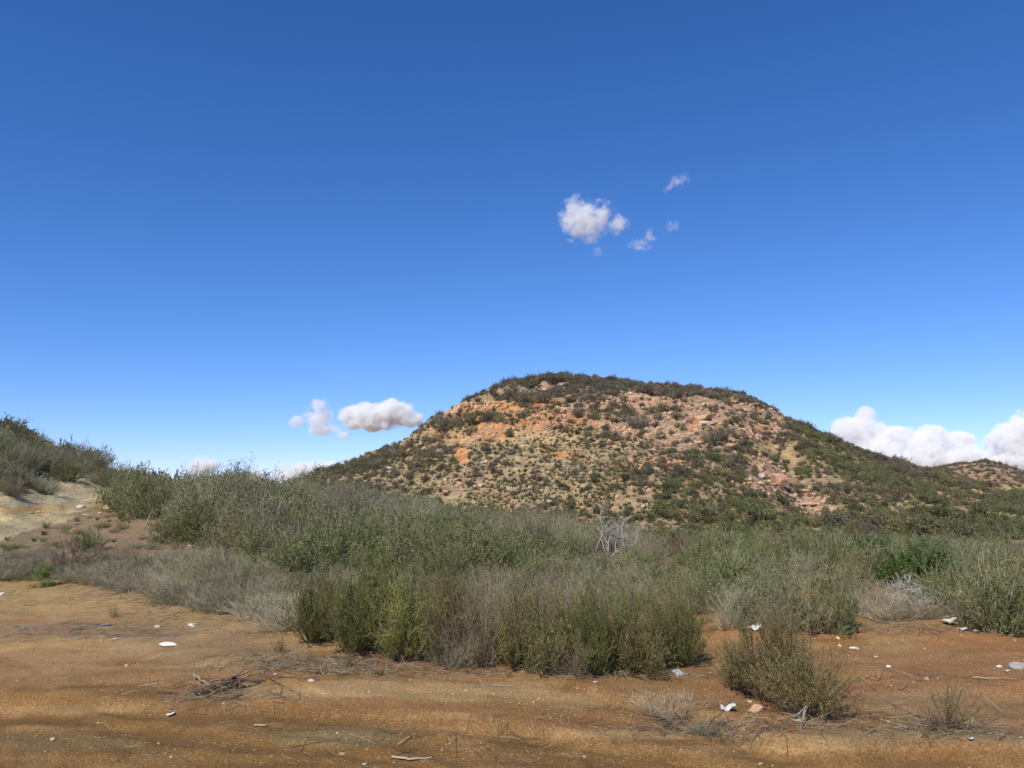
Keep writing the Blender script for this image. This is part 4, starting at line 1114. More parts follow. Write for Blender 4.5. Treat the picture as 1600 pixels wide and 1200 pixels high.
nd = 0
for tries in range(400):
    px = rng.uniform(-20, 175); py = rng.uniform(np.interp(px, [0, 60, 120, 175], [690, 712, 735, 748]), np.interp(px, [0, 60, 110, 150, 175], [770, 768, 755, 752, 756]))
    x, y, z = hit(px, py, 28)
    rdx, rsx = poly_dist(np.array([x]), np.array([y]), ROAD_P)
    if rdx[0] < 2.5: continue
    ttop = np.interp(px, TOPX, TOPY) + rng.uniform(0, 20); hmax = CAMZ + ray(px, ttop)[1] * y - z
    h = min(rng.uniform(.6, 1.7), hmax)
    if h < .3: continue
    st = random.choice(['olive', 'grey', 'green', 'grey', 'dry', 'olive'])
    band = 'upper' if py < 735 else 'lower'
    plant(KN[st], random.choice(MID[st]), x, y, f'{KT[st]} on the {band} bank above the dirt track', 'shrub', f'{KT[st]}s on the {band} bank above the dirt track', sc=max(h, .6) * rng.uniform(.9, 1.2), sz=h, z=z)
    nd += 1
    if nd >= 60: break
nd = 0
for tries in range(400):
    px = rng.uniform(-10, 380); py = rng.uniform(np.interp(px, [0, 60, 150, 380], [846, 838, 800, 850]), 872)
    x, y, z = hit(px, py, 16)
    if poly_dist(np.array([x]), np.array([y]), ROAD_P)[0][0] < 2.6: continue
    st = random.choice(['dry', 'dry', 'grey', 'straw', 'olive'])
    tx = {'dry': 'leafless grey tuft', 'grey': 'small grey leafed tuft', 'straw': 'dry stalk tuft', 'olive': 'small olive tuft'}[st]
    plant({'dry': 'dry_tuft', 'grey': 'grey_tuft', 'straw': 'stalk_tuft', 'olive': 'olive_tuft'}[st], random.choice(MID[st]), x, y, f'{tx} on the bare slope between track and dry brush', 'tuft', f'{tx}s on the bare slope between track and dry brush', sc=rng.uniform(.3, .7), sz=rng.uniform(.12, .32), z=z)
    nd += 1
    if nd >= 60: break
nd = 0
for tries in range(300):
    px = rng.uniform(-20, 135); py = rng.uniform(748, np.interp(px, [0, 60, 135], [777, 772, 756]))
    x, y, z = hit(px, py, 28)
    if poly_dist(np.array([x]), np.array([y]), ROAD_P)[0][0] < 1.9: continue
    st = random.choice(['brown', 'dry', 'grey', 'olive', 'brown'])
    tx = {'brown': 'brown twiggy shrub', 'dry': 'leafless grey shrub', 'grey': 'grey green twiggy shrub', 'olive': 'olive green shrub'}[st]
    plant({'brown': 'brown_shrub'}.get(st) or KN[st], random.choice((NEAR if st == 'brown' else MID)[st]), x, y, f'{tx} at the rim of the dirt track below the bank', 'shrub', f'{tx}s at the rim of the dirt track below the bank', sc=rng.uniform(.6, 1.2), sz=rng.uniform(.3, .8), z=z)
    nd += 1
    if nd >= 30: break
# ------------------------------------------------------------------ dry brush at the left
DZ = 'in the dry grey brush left of the front thicket'
nd = 0
for tries in range(2000):
    px = rng.uniform(-30, 475); top_ = np.interp(px, [0, 100, 200, 350, 470], [868, 880, 872, 868, 862]); bot = np.interp(px, [0, 60, 150, 250, 350, 400, 460], [908, 905, 912, 935, 958, 968, 984])
    py = rng.uniform(top_, bot)
    if ((px - 60) / 60) ** 2 + ((py - 905) / 14) ** 2 < 1 and rng.random() < .6: continue
    x, y, z = hit(px, py)
    hh = rng.uniform(.22, .5) * (1.3 if px > 250 else .95)
    s = random.random()
    st = 'dry' if s < .72 else ('straw' if s < .80 else ('grey' if s < .93 else 'green'))
    nm = {'dry': 'dry_brush', 'straw': 'dry_stalks', 'grey': 'grey_shrub', 'green': 'green_shrub'}[st]
    tx = {'dry': 'leafless grey bush', 'straw': 'dry stalk clump', 'grey': 'grey leafed bush', 'green': 'green bush'}[st]
    DZ = 'of the dry brush at the left, ' + ('left end' if px < 120 else ('left half' if px < 240 else ('right half' if px < 360 else 'right end')))
    tx = ('taller ' if hh > .46 else ('squat ' if hh < .32 else '')) + tx
    DZ = ('at the front ' if py > bot - 16 else ('at the back ' if py < top_ + 14 else 'in the middle ')) + DZ
    plant(nm, random.choice(MID[st]), x, y, f'{tx} {DZ}', 'shrub', f'{tx} {DZ}', sc=rng.uniform(.65, 1.1), sz=hh, z=z)
    nd += 1
    if nd >= 190: break
nd = 0
for tries in range(300):      # the grey brown band between the front thicket and the belt
    px = rng.uniform(470, 1120); py = rng.uniform(888, 962)
    x, y, z = hit(px, py)
    st = random.choice(['dry', 'grey', 'dry', 'olive', 'straw', 'olive', 'green'] if py < 925 else ['olive', 'green', 'olive', 'grey', 'dry'])
    nm = {'dry': 'dry_brush', 'straw': 'dry_stalks', 'grey': 'grey_shrub', 'olive': 'olive_shrub', 'green': 'green_shrub'}[st]
    tx = {'dry': 'leafless grey bush', 'straw': 'clump of dry stalks', 'grey': 'small grey leafed bush', 'olive': 'small olive bush', 'green': 'small green bush'}[st]
    zz = 'in the dead brush right behind the front thicket'
    plant(nm, random.choice(MID[st]), x, y, f'{tx} {zz}', 'shrub', f'{tx} {zz}', sc=rng.uniform(.6, 1.0), sz=rng.uniform(.3, .65), z=z)
    nd += 1
    if nd >= 135: break
for (a, b, w, h, s, lb) in [(140, 862, 60, 40, 'green', 'round green bush in the dry brush below the track'), (70, 905, 60, 26, 'bright', 'bluish green weed patch at the left edge of the dry brush'), (75, 915, 60, 8, 'bright', 'flat green weeds at the edge of the ochre dirt on the left'), (360, 900, 44, 26, 'green', 'small green bush caught in the dry grey brush')]:
    bush('green_shrub', MID[s], a, b, w, h, lb, 'shrub')

gm = []
for tries in range(26):
    px = rng.uniform(-10, 210); py = rng.uniform(np.interp(px, [0, 130, 210], [838, 800, 800]), 862)
    x, y, z = hit(px, py, 16)
    if poly_dist(np.array([x]), np.array([y]), ROAD_P)[0][0] < 2.0: continue
    o = obj('grass_tuft', gt_me, loc=(x, y, z), rz=random.uniform(0, 6.28)); q = rng.uniform(.14, .34); o.scale = (q * 1.6, q * 1.6, q)
    tag(o, 'small green grass tuft on the slope just below the dirt track', 'grass tuft', 'green grass tufts on the slope below the track')
# loose twigs on the dirt
def twig_field(name, label, spots, n, lmin, lmax, r, mat, lift=.06, bendk=.25):
    g = rng; pxs = []; pys = []
    wsum = np.array([s[4] for s in spots], float); wsum /= wsum.sum()
    ch = g.choice(len(spots), n, p=wsum)
    S = np.array([s[:4] for s in spots], float)[ch]
    pxs = S[:, 0] + g.normal(size=n) * S[:, 2] * .5; pys = S[:, 1] + g.normal(size=n) * S[:, 3] * .5
    pys = np.maximum(pys, 815)
    x, y, z, ok = hits(pxs, pys)
    x, y, z = x[ok], y[ok], z[ok]; n = len(x)
    a = g.uniform(0, 2 * math.pi, n); L_ = g.uniform(lmin, lmax, n); K = 4
    s = np.linspace(-.5, .5, K)[None]
    bend = g.normal(size=(n, 1)) * bendk
    X = x[:, None] + np.cos(a)[:, None] * s * L_[:, None] - np.sin(a)[:, None] * bend * L_[:, None] * (s ** 2)
    Y = y[:, None] + np.sin(a)[:, None] * s * L_[:, None] + np.cos(a)[:, None] * bend * L_[:, None] * (s ** 2)
    Z = Hf(X.ravel(), Y.ravel()).reshape(X.shape) + r * 1.2 + g.uniform(0, 1, (n, 1)) ** (3 if lift < .1 else 1) * lift * (1 + s * g.choice([-1.6, 1.6], (n, 1)))
    V, Fq = tubes(np.stack([X, Y, Z], -1), np.broadcast_to(r * g.uniform(.5, 1.4, (n, 1)), (n, K)), 3)
    o = obj(name, make_mesh(name, V, [Fq], [mat])); tag(o, label, kind='stuff')
TW = [(200, 925, 260, 30, 5), (130, 985, 160, 22, 2.2), (330, 960, 160, 26, 2), (470, 1035, 130, 16, 3), (560, 1045, 200, 14, 2), (350, 1085, 110, 26, 1.5), (900, 1055, 300, 8, 2.2), (1100, 1140, 160, 12, 1.5), (1400, 985, 220, 12, 2), (1290, 1130, 200, 16, 1.2), (1480, 1140, 120, 14, 1.2), (700, 1150, 600, 40, 1.0), (1400, 1070, 260, 40, .8), (250, 860, 180, 20, 3), (120, 850, 160, 16, 2), (260, 830, 120, 16, 2)]
twig_field('twig_litter', 'thin dry twigs strewn over the dirt', TW, 4200, .04, .26, .0022, M_twig['straw'])
twig_field('dark_twig_litter', 'dark thin twigs lying on the dirt', TW, 1500, .04, .35, .0028, M_twig['brown'])

twig_field('dead_branches', 'tangle of loose dead branches lying through the dry brush', [(180, 890, 180, 26, 3), (330, 920, 160, 44, 5), (420, 930, 70, 50, 2), (620, 905, 200, 20, 2), (900, 905, 240, 30, 4), (1040, 890, 120, 24, 2), (1400, 950, 110, 20, 2.5), (300, 845, 120, 24, 1.5)], 2600, .12, .55, .0032, M_twig['grey'], .22, 1.6)
def ground_stick(pts_px, r, label, mat, lift=.02, kind='stick'):
    P = []
    for q in pts_px:
        x, y, z = hit(q[0], q[1]); P.append((x, y, z + (q[2] if len(q) > 2 else lift)))
    P = np.array(P); t = np.linspace(0, 1, len(P)); tt = np.linspace(0, 1, 9)
    Q = np.stack([np.interp(tt, t, P[:, k]) for k in range(3)], 1)[None] + rng.normal(size=(1, 9, 3)) * r * .5
    V, Fq = tubes(Q, (r * np.linspace(1.1, .5, 9))[None], 5)
    c = Q[0].mean(0)
    o = obj(kind, make_mesh(kind, V - c, [Fq], [mat]), loc=tuple(c)); tag(o, label, 'stick'); return o
ground_stick([(375, 1066, .03), (410, 1064, .03), (424, 1061, .04), (450, 1062), (500, 1064)], .010, 'long curved stick reaching right from the pile of roots', M_twig['brown'])
ground_stick([(422, 1062), (440, 1072), (462, 1084)], .008, 'forked end of the long stick right of the pile of roots', M_twig['brown'])
ground_stick([(304, 1061, .05), (315, 1067, .03), (326, 1073)], .016, 'short thick pinkish stick left of the pile of roots', M_twig['straw'])
ground_stick([(397, 1135), (415, 1137), (450, 1133)], .007, 'thin pale stick below the pile of roots', M_twig['straw'])
ground_stick([(622, 1166), (640, 1155), (650, 1150)], .006, 'thin curved stick on the wet looking dirt near the bottom', M_twig['straw'])
ground_stick([(612, 1186), (640, 1190), (675, 1188)], .008, 'pale stick at the bottom of the photo, left of centre', M_twig['pale'])
ground_stick([(740, 1075), (770, 1073), (800, 1074)], .006, 'straight pale stick on the dirt before the thicket', M_twig['pale'])
ground_stick([(1262, 1124, .12), (1256, 1134, .06), (1250, 1142)], .010, 'pale forked stick under the airy shrub on the bare dirt', M_twig['pale'])
ground_stick([(1240, 1128, .04), (1262, 1120, .10), (1284, 1112, .16)], .008, 'pale stick crossing the forked one under the airy shrub', M_twig['pale'])
ground_stick([(1420, 1115), (1450, 1126), (1485, 1142)], .008, 'dark branch lying left of the sparse corner shrub', M_twig['brown'])
ground_stick([(1390, 1100), (1410, 1110), (1440, 1122)], .006, 'dark thin branch on the dirt between the two right shrubs', M_twig['brown'])
ground_stick([(1350, 965), (1385, 974), (1420, 979)], .010, 'long pale branch lying at the edge of the brush at the right', M_twig['pale'])
ground_stick([(1520, 1061), (1560, 1062), (1590, 1064)], .006, 'thin straight straw on the dirt near the right edge', M_twig['straw'])
ground_stick([(235, 856), (262, 852), (300, 855)], .012, 'bent dead branch at the front of the dry brush by the rocks', M_twig['brown'])
ground_stick([(225, 825), (235, 815, .3), (240, 808, .4)], .012, 'pale dead branch leaning against the bushes at the left', M_twig['pale'])
ground_stick([(230, 958), (260, 950), (290, 938)], .01, 'pale bent stick at the edge of the dry brush', M_twig['pale'])
ground_stick([(900, 905, .3), (960, 893, .5), (1000, 888, .4)], .012, 'long pale branch lying over the dead brush right of centre', M_twig['pale'])

# pile of roots
rt = bpy.data.objects.new('root_pile', None); link(rt)
cx_, cy_, cz_0 = hit(352, 1080)
rt.location = (cx_, cy_, cz_0); tag(rt, 'tangled pile of uprooted dark roots on the dirt at the lower left', 'roots')
sx_ = cy_ / F
for (pp, r_) in [([(48, -18, 1), (10, -10, 10), (-8, 4, 8), (-30, 14, 2), (-46, 14, 0)], .014), ([(4, -14, 12), (-10, -8, 9), (-25, 4, 4), (-44, 8, 1)], .013), ([(16, -12, 8), (12, 2, 6), (-4, 12, 3), (-14, 20, 0)], .013),
                 ([(-16, -10, 10), (6, -12, 14), (18, -6, 8), (22, 2, 2)], .016), ([(-6, -14, 6), (0, -28, 12), (10, -40, 20)], .008), ([(-4, -14, 6), (14, -32, 14), (30, -42, 18)], .008),
                 ([(-36, -14, 5), (-14, -14, 9), (4, -12, 9)], .011), ([(10, -8, 10), (24, -12, 8), (36, -14, 3)], .012), ([(2, -6, 10), (-14, 0, 7), (-26, 10, 3), (-34, 12, 0)], .01), ([(16, 24, 1), (30, 22, 4), (46, 14, 3), (50, 8, 1)], .009), ([(14, 26, 2), (34, 24, 3), (58, 20, 1)], .008),
                 ([(8, -4, 9), (2, 6, 5), (-8, 14, 1)], .012), ([(20, 28, 0), (36, 30, 2), (52, 28, 0)], .007), ([(-2, -10, 12), (10, 0, 9), (10, 12, 2)], .010), ([(-20, -4, 7), (-34, 2, 4), (-48, 16, 0)], .009)]:
    P = np.array([(a * sx_, -b * sx_ * 2.6, c * sx_ + .012) for a, b, c in pp]); P[:, 1] = np.clip(P[:, 1], -.55, .55)
    t = np.linspace(0, 1, len(P)); tt = np.linspace(0, 1, 10)
    Q = np.stack([np.interp(tt, t, P[:, k]) for k in range(3)], 1)[None] + rng.normal(size=(1, 10, 3)) * .006
    V, Fq = tubes(Q, (r_ * np.linspace(1.1, .45, 10) * rng.uniform(.85, 1.15, 10))[None], 5)
    obj('root', make_mesh('root', V, [Fq], [M_twig['brown']]), rt)

# ------------------------------------------------------------------ stones
rock(263, 1010, 24, M_rock_pale, 'largest flat white stone on the ochre dirt at the left', flat=.45, dx=1.2, seed=2)
rock(300, 978, 17, M_rock_pale, 'wedge shaped cream stone on the dirt upslope of the largest white stone', flat=.4, dx=1.2, seed=3)
rock(245, 980, 9, M_rock_pale, 'small cream stone left of the wedge shaped one', seed=4)
rock(82, 1157, 9, M_rock_tan, 'small tan stone on the dark dirt at the lower left', seed=5)
rock(268, 1183, 7, M_rock_tan, 'small yellowish stone near the bottom left', seed=6)
rock(1180, 1112, 26, M_rock_orange, 'orange angular rock right of the white paper scrap', flat=.55, dx=1.1, seed=7)
rock(1171, 1097, 8, M_rock_orange, 'small bright orange stone under the lone shrub', seed=8)
rock(1592, 1044, 24, M_rock_grey, 'grey boulder on the dirt at the right edge', flat=.6, seed=9)
rock(1335, 1014, 10, M_rock_pale, 'long white stone on the dirt right of the second row', dx=1.5, flat=.4, seed=10)
rock(1310, 998, 6, M_rock_pale, 'round white stone under the right end of the second row', seed=11, flat=.9)
rock(1312, 1010, 7, M_rock_pale, 'small white stone just left of the long white one', seed=12)
rock(1449, 1062, 9, M_rock_pale, 'round cream stone above the sparse corner shrub', seed=13)
rock(1388, 1042, 7, M_rock_pale, 'small pale stone alone on the dirt at the right', seed=14)
rock(1561, 1042, 8, M_rock_pale, 'slanting white stone left of the grey boulder', dx=1.4, seed=15)
rock(1369, 1027, 6, M_rock_tan, 'small tan stone right of the long white one', dx=1.5, seed=16)
rock(1388, 1128, 6, M_rock_tan, 'small yellow stone on the bank left of the corner shrub', seed=17)
rock(1251, 1048, 10, M_rock_tan, 'cream stone seen through the lone shrub', seed=18)
rock(534, 1179, 8, M_rock_orange, 'small orange stone near the bottom left of centre', seed=19)
rock(571, 1196, 10, M_rock_tan, 'cream stone at the bottom edge', seed=20)
rock(198, 1041, 8, M_rock_orange, 'small orange stone on the ochre dirt', seed=21)
rock(430, 1056, 8, M_rock_tan, 'tan stone beside the long stick', seed=22)
rock(487, 1064, 14, M_rock_tan, 'half buried ochre stone in the gravel', flat=.35, seed=23)
rock(1085, 1024, 10, M_rock_orange, 'orange stone at the right tip of the front thicket', seed=24)
rock(3, 930, 10, M_rock_pale, 'white stone at the left edge of the ochre dirt', seed=25)
rock(30, 722, 22, M_rock_grey, 'big grey boulder on the slope above the track', kind='boulder', cat='boulder', flat=1.0, sub=4, seed=26, sink=.1)
rock(12, 716, 11, M_rock_tan, 'smaller pale boulder left of the big grey one on the slope', kind='boulder', cat='boulder', flat=.9, seed=27, sink=.1)
rock(125, 792, 14, M_rock_tan, 'flat white rock at the rim of the track', flat=.5, dx=1.2, seed=28)
rock(171, 800, 20, M_rock_orange, 'tan upright rock beside the track rim', flat=.8, seed=29)
rock(157, 803, 9, M_rock_tan, 'small rock left of the tan upright one', seed=30)
rock(134, 806, 12, M_rock_tan, 'flat tan rock below the white one at the track rim', flat=.4, seed=31)
rock(114, 832, 20, M_rock_orange, 'tan rock above the round green bush below the track', flat=.5, seed=32)
rock(183, 790, 16, M_rock_orange, 'flat pinkish rock at the foot of the green bushes by the track', flat=.4, seed=33)
rock(205, 795, 14, M_rock_red, 'reddish rock under the bushes right of the track', flat=.6, seed=34)
rock(243, 840, 12, M_rock_tan, 'dull rock on the soil between track and dry brush', flat=.6, seed=35)
rock(258, 842, 7, M_rock_pale, 'small pale rock right of the dull one', flat=.9, seed=36)
rock(304, 856, 24, M_rock_tan, 'rounded tan rock at the upper edge of the dry brush', flat=.45, seed=37)
rock(293, 860, 12, M_rock_orange, 'orange stone left of the rounded tan rock', flat=.6, seed=38)
rock(350, 868, 30, M_rock_grey, 'grey flat rock at the upper edge of the dry brush', flat=.45, seed=39)
rock(48, 802, 12, M_rock_tan, 'flat stone in the middle of the track', flat=.3, seed=40)
rock(60, 800, 6, M_rock_tan, 'small stone in the middle of the track', flat=.4, seed=41)
def hrock(px, py, w, mat, label, seed, flat=.6, dx=1.0, sub=3, kind='boulder', sink=.2):
    return rock(px, py, w, mat, label, kind, 'boulder', sub, flat, dx, seed, y0=84, sink=sink)
hrock(1098, 655, 26, M_rock_orange, 'biggest slab of bright orange rock high on the right of the hill', 51, .42, 1.3, 4)
hrock(1116, 660, 14, M_rock_orange, 'blocky orange rock right of the biggest slab', 52, .7)
hrock(1104, 662, 18, M_rock_tan, 'broken rock under the biggest slab', 53, .4, 1.3)
hrock(1098, 632, 13, M_rock_orange, 'rock slab above the biggest orange one', 54, .45)
hrock(1067, 638, 16, M_rock_orange, 'orange rock left of and above the biggest slab', 55, .5, 1.3)
hrock(1055, 628, 10, M_rock_tan, 'tan rock near the top above the biggest slab', 56)
hrock(1142, 700, 19, M_rock_orange, 'pointed tan boulder under the large dark bush in the gully', 57, .65)
hrock(1218, 758, 26, M_rock_red, 'big rounded red boulder in the middle of the gully', 58, .9, 1.0, 4)
hrock(1209, 758, 10, M_rock_red, 'small red rock at the left foot of the big red boulder', 59)
hrock(1186, 731, 20, M_rock_orange, 'flat orange rock upslope of the big red boulder', 60, .45)
hrock(1190, 746, 22, M_rock_tan, 'pale broken rock between the flat orange rock and the red boulder', 61, .4)
hrock(1234, 782, 14, M_rock_tan, 'pale slab below the big red boulder', 62, .4)
hrock(1264, 814, 16, M_rock_orange, 'orange rock at the mouth of the gully', 63, .7)
hrock(1326, 817, 11, M_rock_orange, 'round orange rock at the foot of the hill right of the gully', 64, .8)
hrock(1343, 804, 15, M_rock_orange, 'flat orange rock above the round one at the foot of the hill', 65, .4)
hrock(1268, 790, 20, M_rock_orange, 'ledge of orange rock right of the lower gully', 66, .4, 1.3)
hrock(1255, 770, 18, M_rock_orange, 'upper ledge of orange rock right of the gully', 67, .4, 1.3)
hrock(1290, 806, 20, M_rock_red, 'low reddish outcrop right of the gully mouth', 68, .4, 1.4)
hrock(1305, 687, 13, M_rock_pale, 'pale rock on the skyline of the right flank', 69, .5, 1.4)
hrock(1192, 816, 8, M_rock_orange, 'small orange rock at the hill foot left of the gully', 70)
hrock(1065, 655, 8, M_rock_red, 'small dark red rock left of the biggest slab', 71)
hrock(850, 612, 11, M_rock_tan, 'tan rock in the dark thicket near the summit', 72, .9)
hrock(875, 603, 8, M_rock_orange, 'pinkish rock just under the summit', 73, .8)
hrock(888, 622, 12, M_rock_orange, 'pinkish rock right of the dark hilltop thicket', 74, .6)
hrock(608, 734, 10, M_rock_tan, 'pale rock low on the left flank of the hill', 75, .8)
hrock(1333, 712, 5, M_rock_pale, 'small white rock on the right flank of the hill', 76)
for j, (a, b, w) in enumerate([(1025, 612, 10), (1036, 613, 8), (1012, 614, 9), (985, 616, 8), (1045, 620, 8), (1002, 622, 9), (1020, 625, 8), (968, 622, 7), (1190, 622, 8), (1178, 618, 7), (1220, 655, 7), (1235, 662, 6)]):
    o = hrock(a, b, w, M_rock_orange if j % 3 else M_rock_tan, 'small orange rock of the broken ledge along the top of the hill', 80 + j, .7)
    o['group'] = 'rocks of the ledge along the top of the hill'
# rock faces of the orange cut
cutr = 0
for j in range(70):
    px = rng.uniform(672, 880); py = np.interp(px, [672, 700, 740, 790, 830, 880], [652, 644, 636, 633, 640, 640]) + rng.uniform(-6, 7)
    o = hrock(px, py, rng.uniform(5, 11), M_rock_orange, 'jagged orange block in the face of the orange cut', 120 + j % 14, rng.uniform(.6, 1.1), 1.0, 2, 'rock')
    o['group'] = 'orange blocks of the cut high on the left of the hill'; o['category'] = 'rock'

# scree over the hill
nS = 22000
sx = rng.uniform(560, 1420, nS); sy = rng.uniform(596, 815, nS)
x, y, z, ok = hits(sx, sy, 80, 180)
pr = np.full(nS, .05)
for (a, b, c, d, v) in [(1080, 655, 160, 44, .95), (1000, 630, 90, 22, .9), (1180, 650, 60, 34, .8), (790, 674, 80, 18, .7), (860, 655, 50, 12, .5), (1190, 740, 40, 34, .8), (1262, 786, 36, 26, .9), (690, 684, 70, 14, .35), (860, 750, 220, 36, .16), (750, 640, 80, 14, .5)]:
    k = 1 - sstep(.8, 1.1, np.sqrt(((sx - a) / c) ** 2 + ((sy - b) / d) ** 2)); pr = np.maximum(pr, v * k)
pr = pr * (.6 + .8 * (fbm(x, y, 4, 3, 501) > -.1))
ok = ok & (y > 82) & (y < 175) & (rng.random(nS) < pr)
x, y, z, sxx, syy = x[ok], y[ok], z[ok], sx[ok], sy[ok]
scl = .08 + .34 * rng.random(len(x)) ** 4.5
pk = rng.choice(5, len(x), p=[.30, .32, .16, .2, .02])
first = []
for k in range(5):
    i = np.where(pk == k)[0]
    i = i[np.argmax(scl[i])]
    o = obj('hill_stone', HROCK[k], loc=(x[i], y[i], z[i] + scl[i] * .2), sc=float(scl[i]))
    tag(o, ['orange stone among the scree of the hill', 'tan stone among the scree of the hill', 'red stone among the scree of the hill', 'ochre stone among the scree of the hill', 'pale stone among the scree of the hill'][k], 'rock'); first.append(o)
stuff_points('scree', np.stack([x, y, z + scl * .15], 1), rng.uniform(0, 6.28, len(x)), scl, pk, first, 'loose broken stones on the bare slopes of the hill')
print('scree', len(x))

# gravel and pebbles of the foreground
nP = 15000
sx = rng.uniform(-60, 1660, nP); sy = 870 + 350 * rng.random(nP) ** .8
pr = np.full(nP, .10)
for (a, b, c, d, v) in [(650, 1080, 280, 22, 1.0), (600, 1118, 160, 14, .9), (950, 1100, 300, 30, .6), (430, 1075, 120, 30, .6), (800, 1150, 600, 40, .25), (1200, 1170, 400, 30, .3), (1450, 1040, 200, 60, .4), (250, 1040, 220, 70, .45)]:
    k = 1 - sstep(.7, 1.1, np.sqrt(((sx - a) / c) ** 2 + ((sy - b) / d) ** 2)); pr = np.maximum(pr, v * k)
keep = rng.random(nP) < pr; sx, sy = sx[keep], sy[keep]
x, y, z, ok = hits(sx, sy, 4, 40); x, y, z = x[ok], y[ok], z[ok]
scl = (.003 + .006 * rng.random(len(x)) + .014 * rng.random(len(x)) ** 14) * np.clip(y / 10, .8, 1.6)
Vall = []; Fall = []; off = 0
V0, F0 = ICO[1]
V0 = V0 * np.array([1, .85, .6])
n = len(x)
ang = rng.uniform(0, 6.28, n); ca, sa = np.cos(ang)[:, None], np.sin(ang)[:, None]
jit = 1 + rng.uniform(-.25, .25, (n, len(V0)))
VX = (V0[None, :, 0] * ca - V0[None, :, 1] * sa) * jit; VY = (V0[None, :, 0] * sa + V0[None, :, 1] * ca) * jit; VZ = V0[None, :, 2] * jit
V = np.stack([x[:, None] + VX * scl[:, None], y[:, None] + VY * scl[:, None], z[:, None] + (VZ + .25) * scl[:, None]], -1).reshape(-1, 3)
Fq = (F0[None] + (np.arange(n) * len(V0))[:, None, None]).reshape(-1, 3)
mi = np.repeat(rng.choice(3, n, p=[.38, .42, .2]), len(F0))
o = obj('gravel', make_mesh('gravel', V, [Fq], [M_rock_tan, M_rock_hill, M_rock_orange], matidx=mi)); tag(o, 'small pale pebbles scattered over the brown dirt', kind='stuff')
print('gravel', n)

# ------------------------------------------------------------------ litter
def sheet(px, py, w, h_, mat, label, name, cat, seed, curl=.4, n=9, ratio=.6, rz=0.0, fold=0.5):
    x, y, z = hit(px, py); W_ = w * .85 / F * y; Hh = h_ / F * y
    u, v = np.meshgrid(np.linspace(-.5, .5, n), np.linspace(-.5, .5, n)); u = u.ravel(); v = v.ravel()
    zz = fbm(u * 3 + seed, v * 3, 1.0, 3, seed) * .35 + fold * np.abs(u + .15) * 1.2 * (1 if curl > 0 else 0)
    zz = (zz - zz.min()) / (zz.max() - zz.min())
    V = np.stack([u * W_ * (1 + .15 * fbm(v * 4, u * 4, 1, 2, seed + 3)), v * W_ * ratio * 1.4, zz * Hh], 1)
    q = (np.arange(n - 1)[:, None] * n + np.arange(n - 1)[None]).ravel()
    Fq = np.stack([q, q + 1, q + n + 1, q + n], 1)
    me = make_mesh(name, V, [Fq], [mat], smooth=True)
    o = obj(name, me, loc=(x, y, z + .006), rz=rz)
    md = o.modifiers.new('thickness', 'SOLIDIFY'); md.thickness = .004
    tag(o, label, cat); return o
sheet(1137, 1110, 24, 10, M_white, 'curled white paper scrap on the dirt left of the orange rock', 'paper_scrap', 'paper', 3, fold=.9)
sheet(267, 1118, 13, 5, M_white, 'small white scrap on the dark dirt below the pile of roots', 'paper_scrap', 'paper', 5)
sheet(930, 1068, 6, 3, M_white, 'tiny white label on the dirt before the front thicket', 'paper_scrap', 'paper', 6, curl=0)
sheet(1178, 984, 24, 9, M_white, 'white plastic bag at the foot of the second row', 'plastic_bag', 'bag', 8, fold=.6)
sheet(1482, 976, 22, 11, M_white, 'crumpled white plastic bag under the bushes at the right', 'plastic_bag', 'bag', 9)
sheet(1504, 984, 14, 4, M_white, 'flat white scrap right of the crumpled white bag', 'paper_scrap', 'paper', 10)
sheet(1522, 986, 12, 3, M_white, 'second flat white scrap toward the right edge of the bushes', 'paper_scrap', 'paper', 11)
sheet(434, 958, 9, 11, M_white, 'white crumpled cup like scrap left of the front thicket', 'paper_scrap', 'paper', 12)
sheet(166, 977, 15, 3, M_blue, 'flattened blue plastic litter on the dirt at the left', 'plastic_wrapper', 'litter', 13)
sheet(182, 999, 8, 2, M_paleblue, 'tiny pale blue scrap below the blue litter', 'plastic_wrapper', 'litter', 14)
sheet(392, 965, 18, 3, M_paleblue, 'pale bluish flat scrap at the edge of the dry brush', 'plastic_wrapper', 'litter', 15)
sheet(502, 980, 10, 7, M_white, 'small white scrap caught in the left tip of the front thicket', 'paper_scrap', 'paper', 16)
sheet(523, 984, 10, 5, M_white, 'white scrap caught low in the front thicket near its left tip', 'paper_scrap', 'paper', 17)
sheet(1245, 1127, 14, 3, M_paleblue, 'pale flat scrap beneath the airy shrub', 'plastic_wrapper', 'litter', 18)
sheet(1517, 1157, 8, 4, M_paleblue, 'small pale scrap at the base of the corner shrub', 'plastic_wrapper', 'litter', 19)
sheet(1573, 1050, 9, 3, M_white, 'small raised white scrap below the grey boulder', 'paper_scrap', 'paper', 20)
wr = bpy.data.objects.new('cigarette_pack', None); link(wr)
x_, y_, z_ = hit(1061, 1054); wr.location = (x_, y_, z_ + .004); wr.rotation_euler = (.25, .1, .35); s_ = y_ / F
tag(wr, 'white and blue wrapper lying at the right foot of the front thicket', 'litter'); wr.name = 'wrapper'
def boxmesh(nm, x0, x1, y0, y1, z0, z1, mat):
    V = [(a, b, c) for a in (x0, x1) for b in (y0, y1) for c in (z0, z1)]
    Fq = np.array([[0, 1, 3, 2], [4, 6, 7, 5], [0, 4, 5, 1], [2, 3, 7, 6], [0, 2, 6, 4], [1, 5, 7, 3]])
    return make_mesh(nm, V, [Fq], [mat])
obj('white_panel', boxmesh('white_panel', -8 * s_, 4 * s_, -9 * s_, 9 * s_, 0, 3.5 * s_, M_white), wr)
obj('blue_flap', boxmesh('blue_flap', 4 * s_ + .001, 11 * s_, -8 * s_, 8 * s_, 0, 1.5 * s_, M_blue), wr)

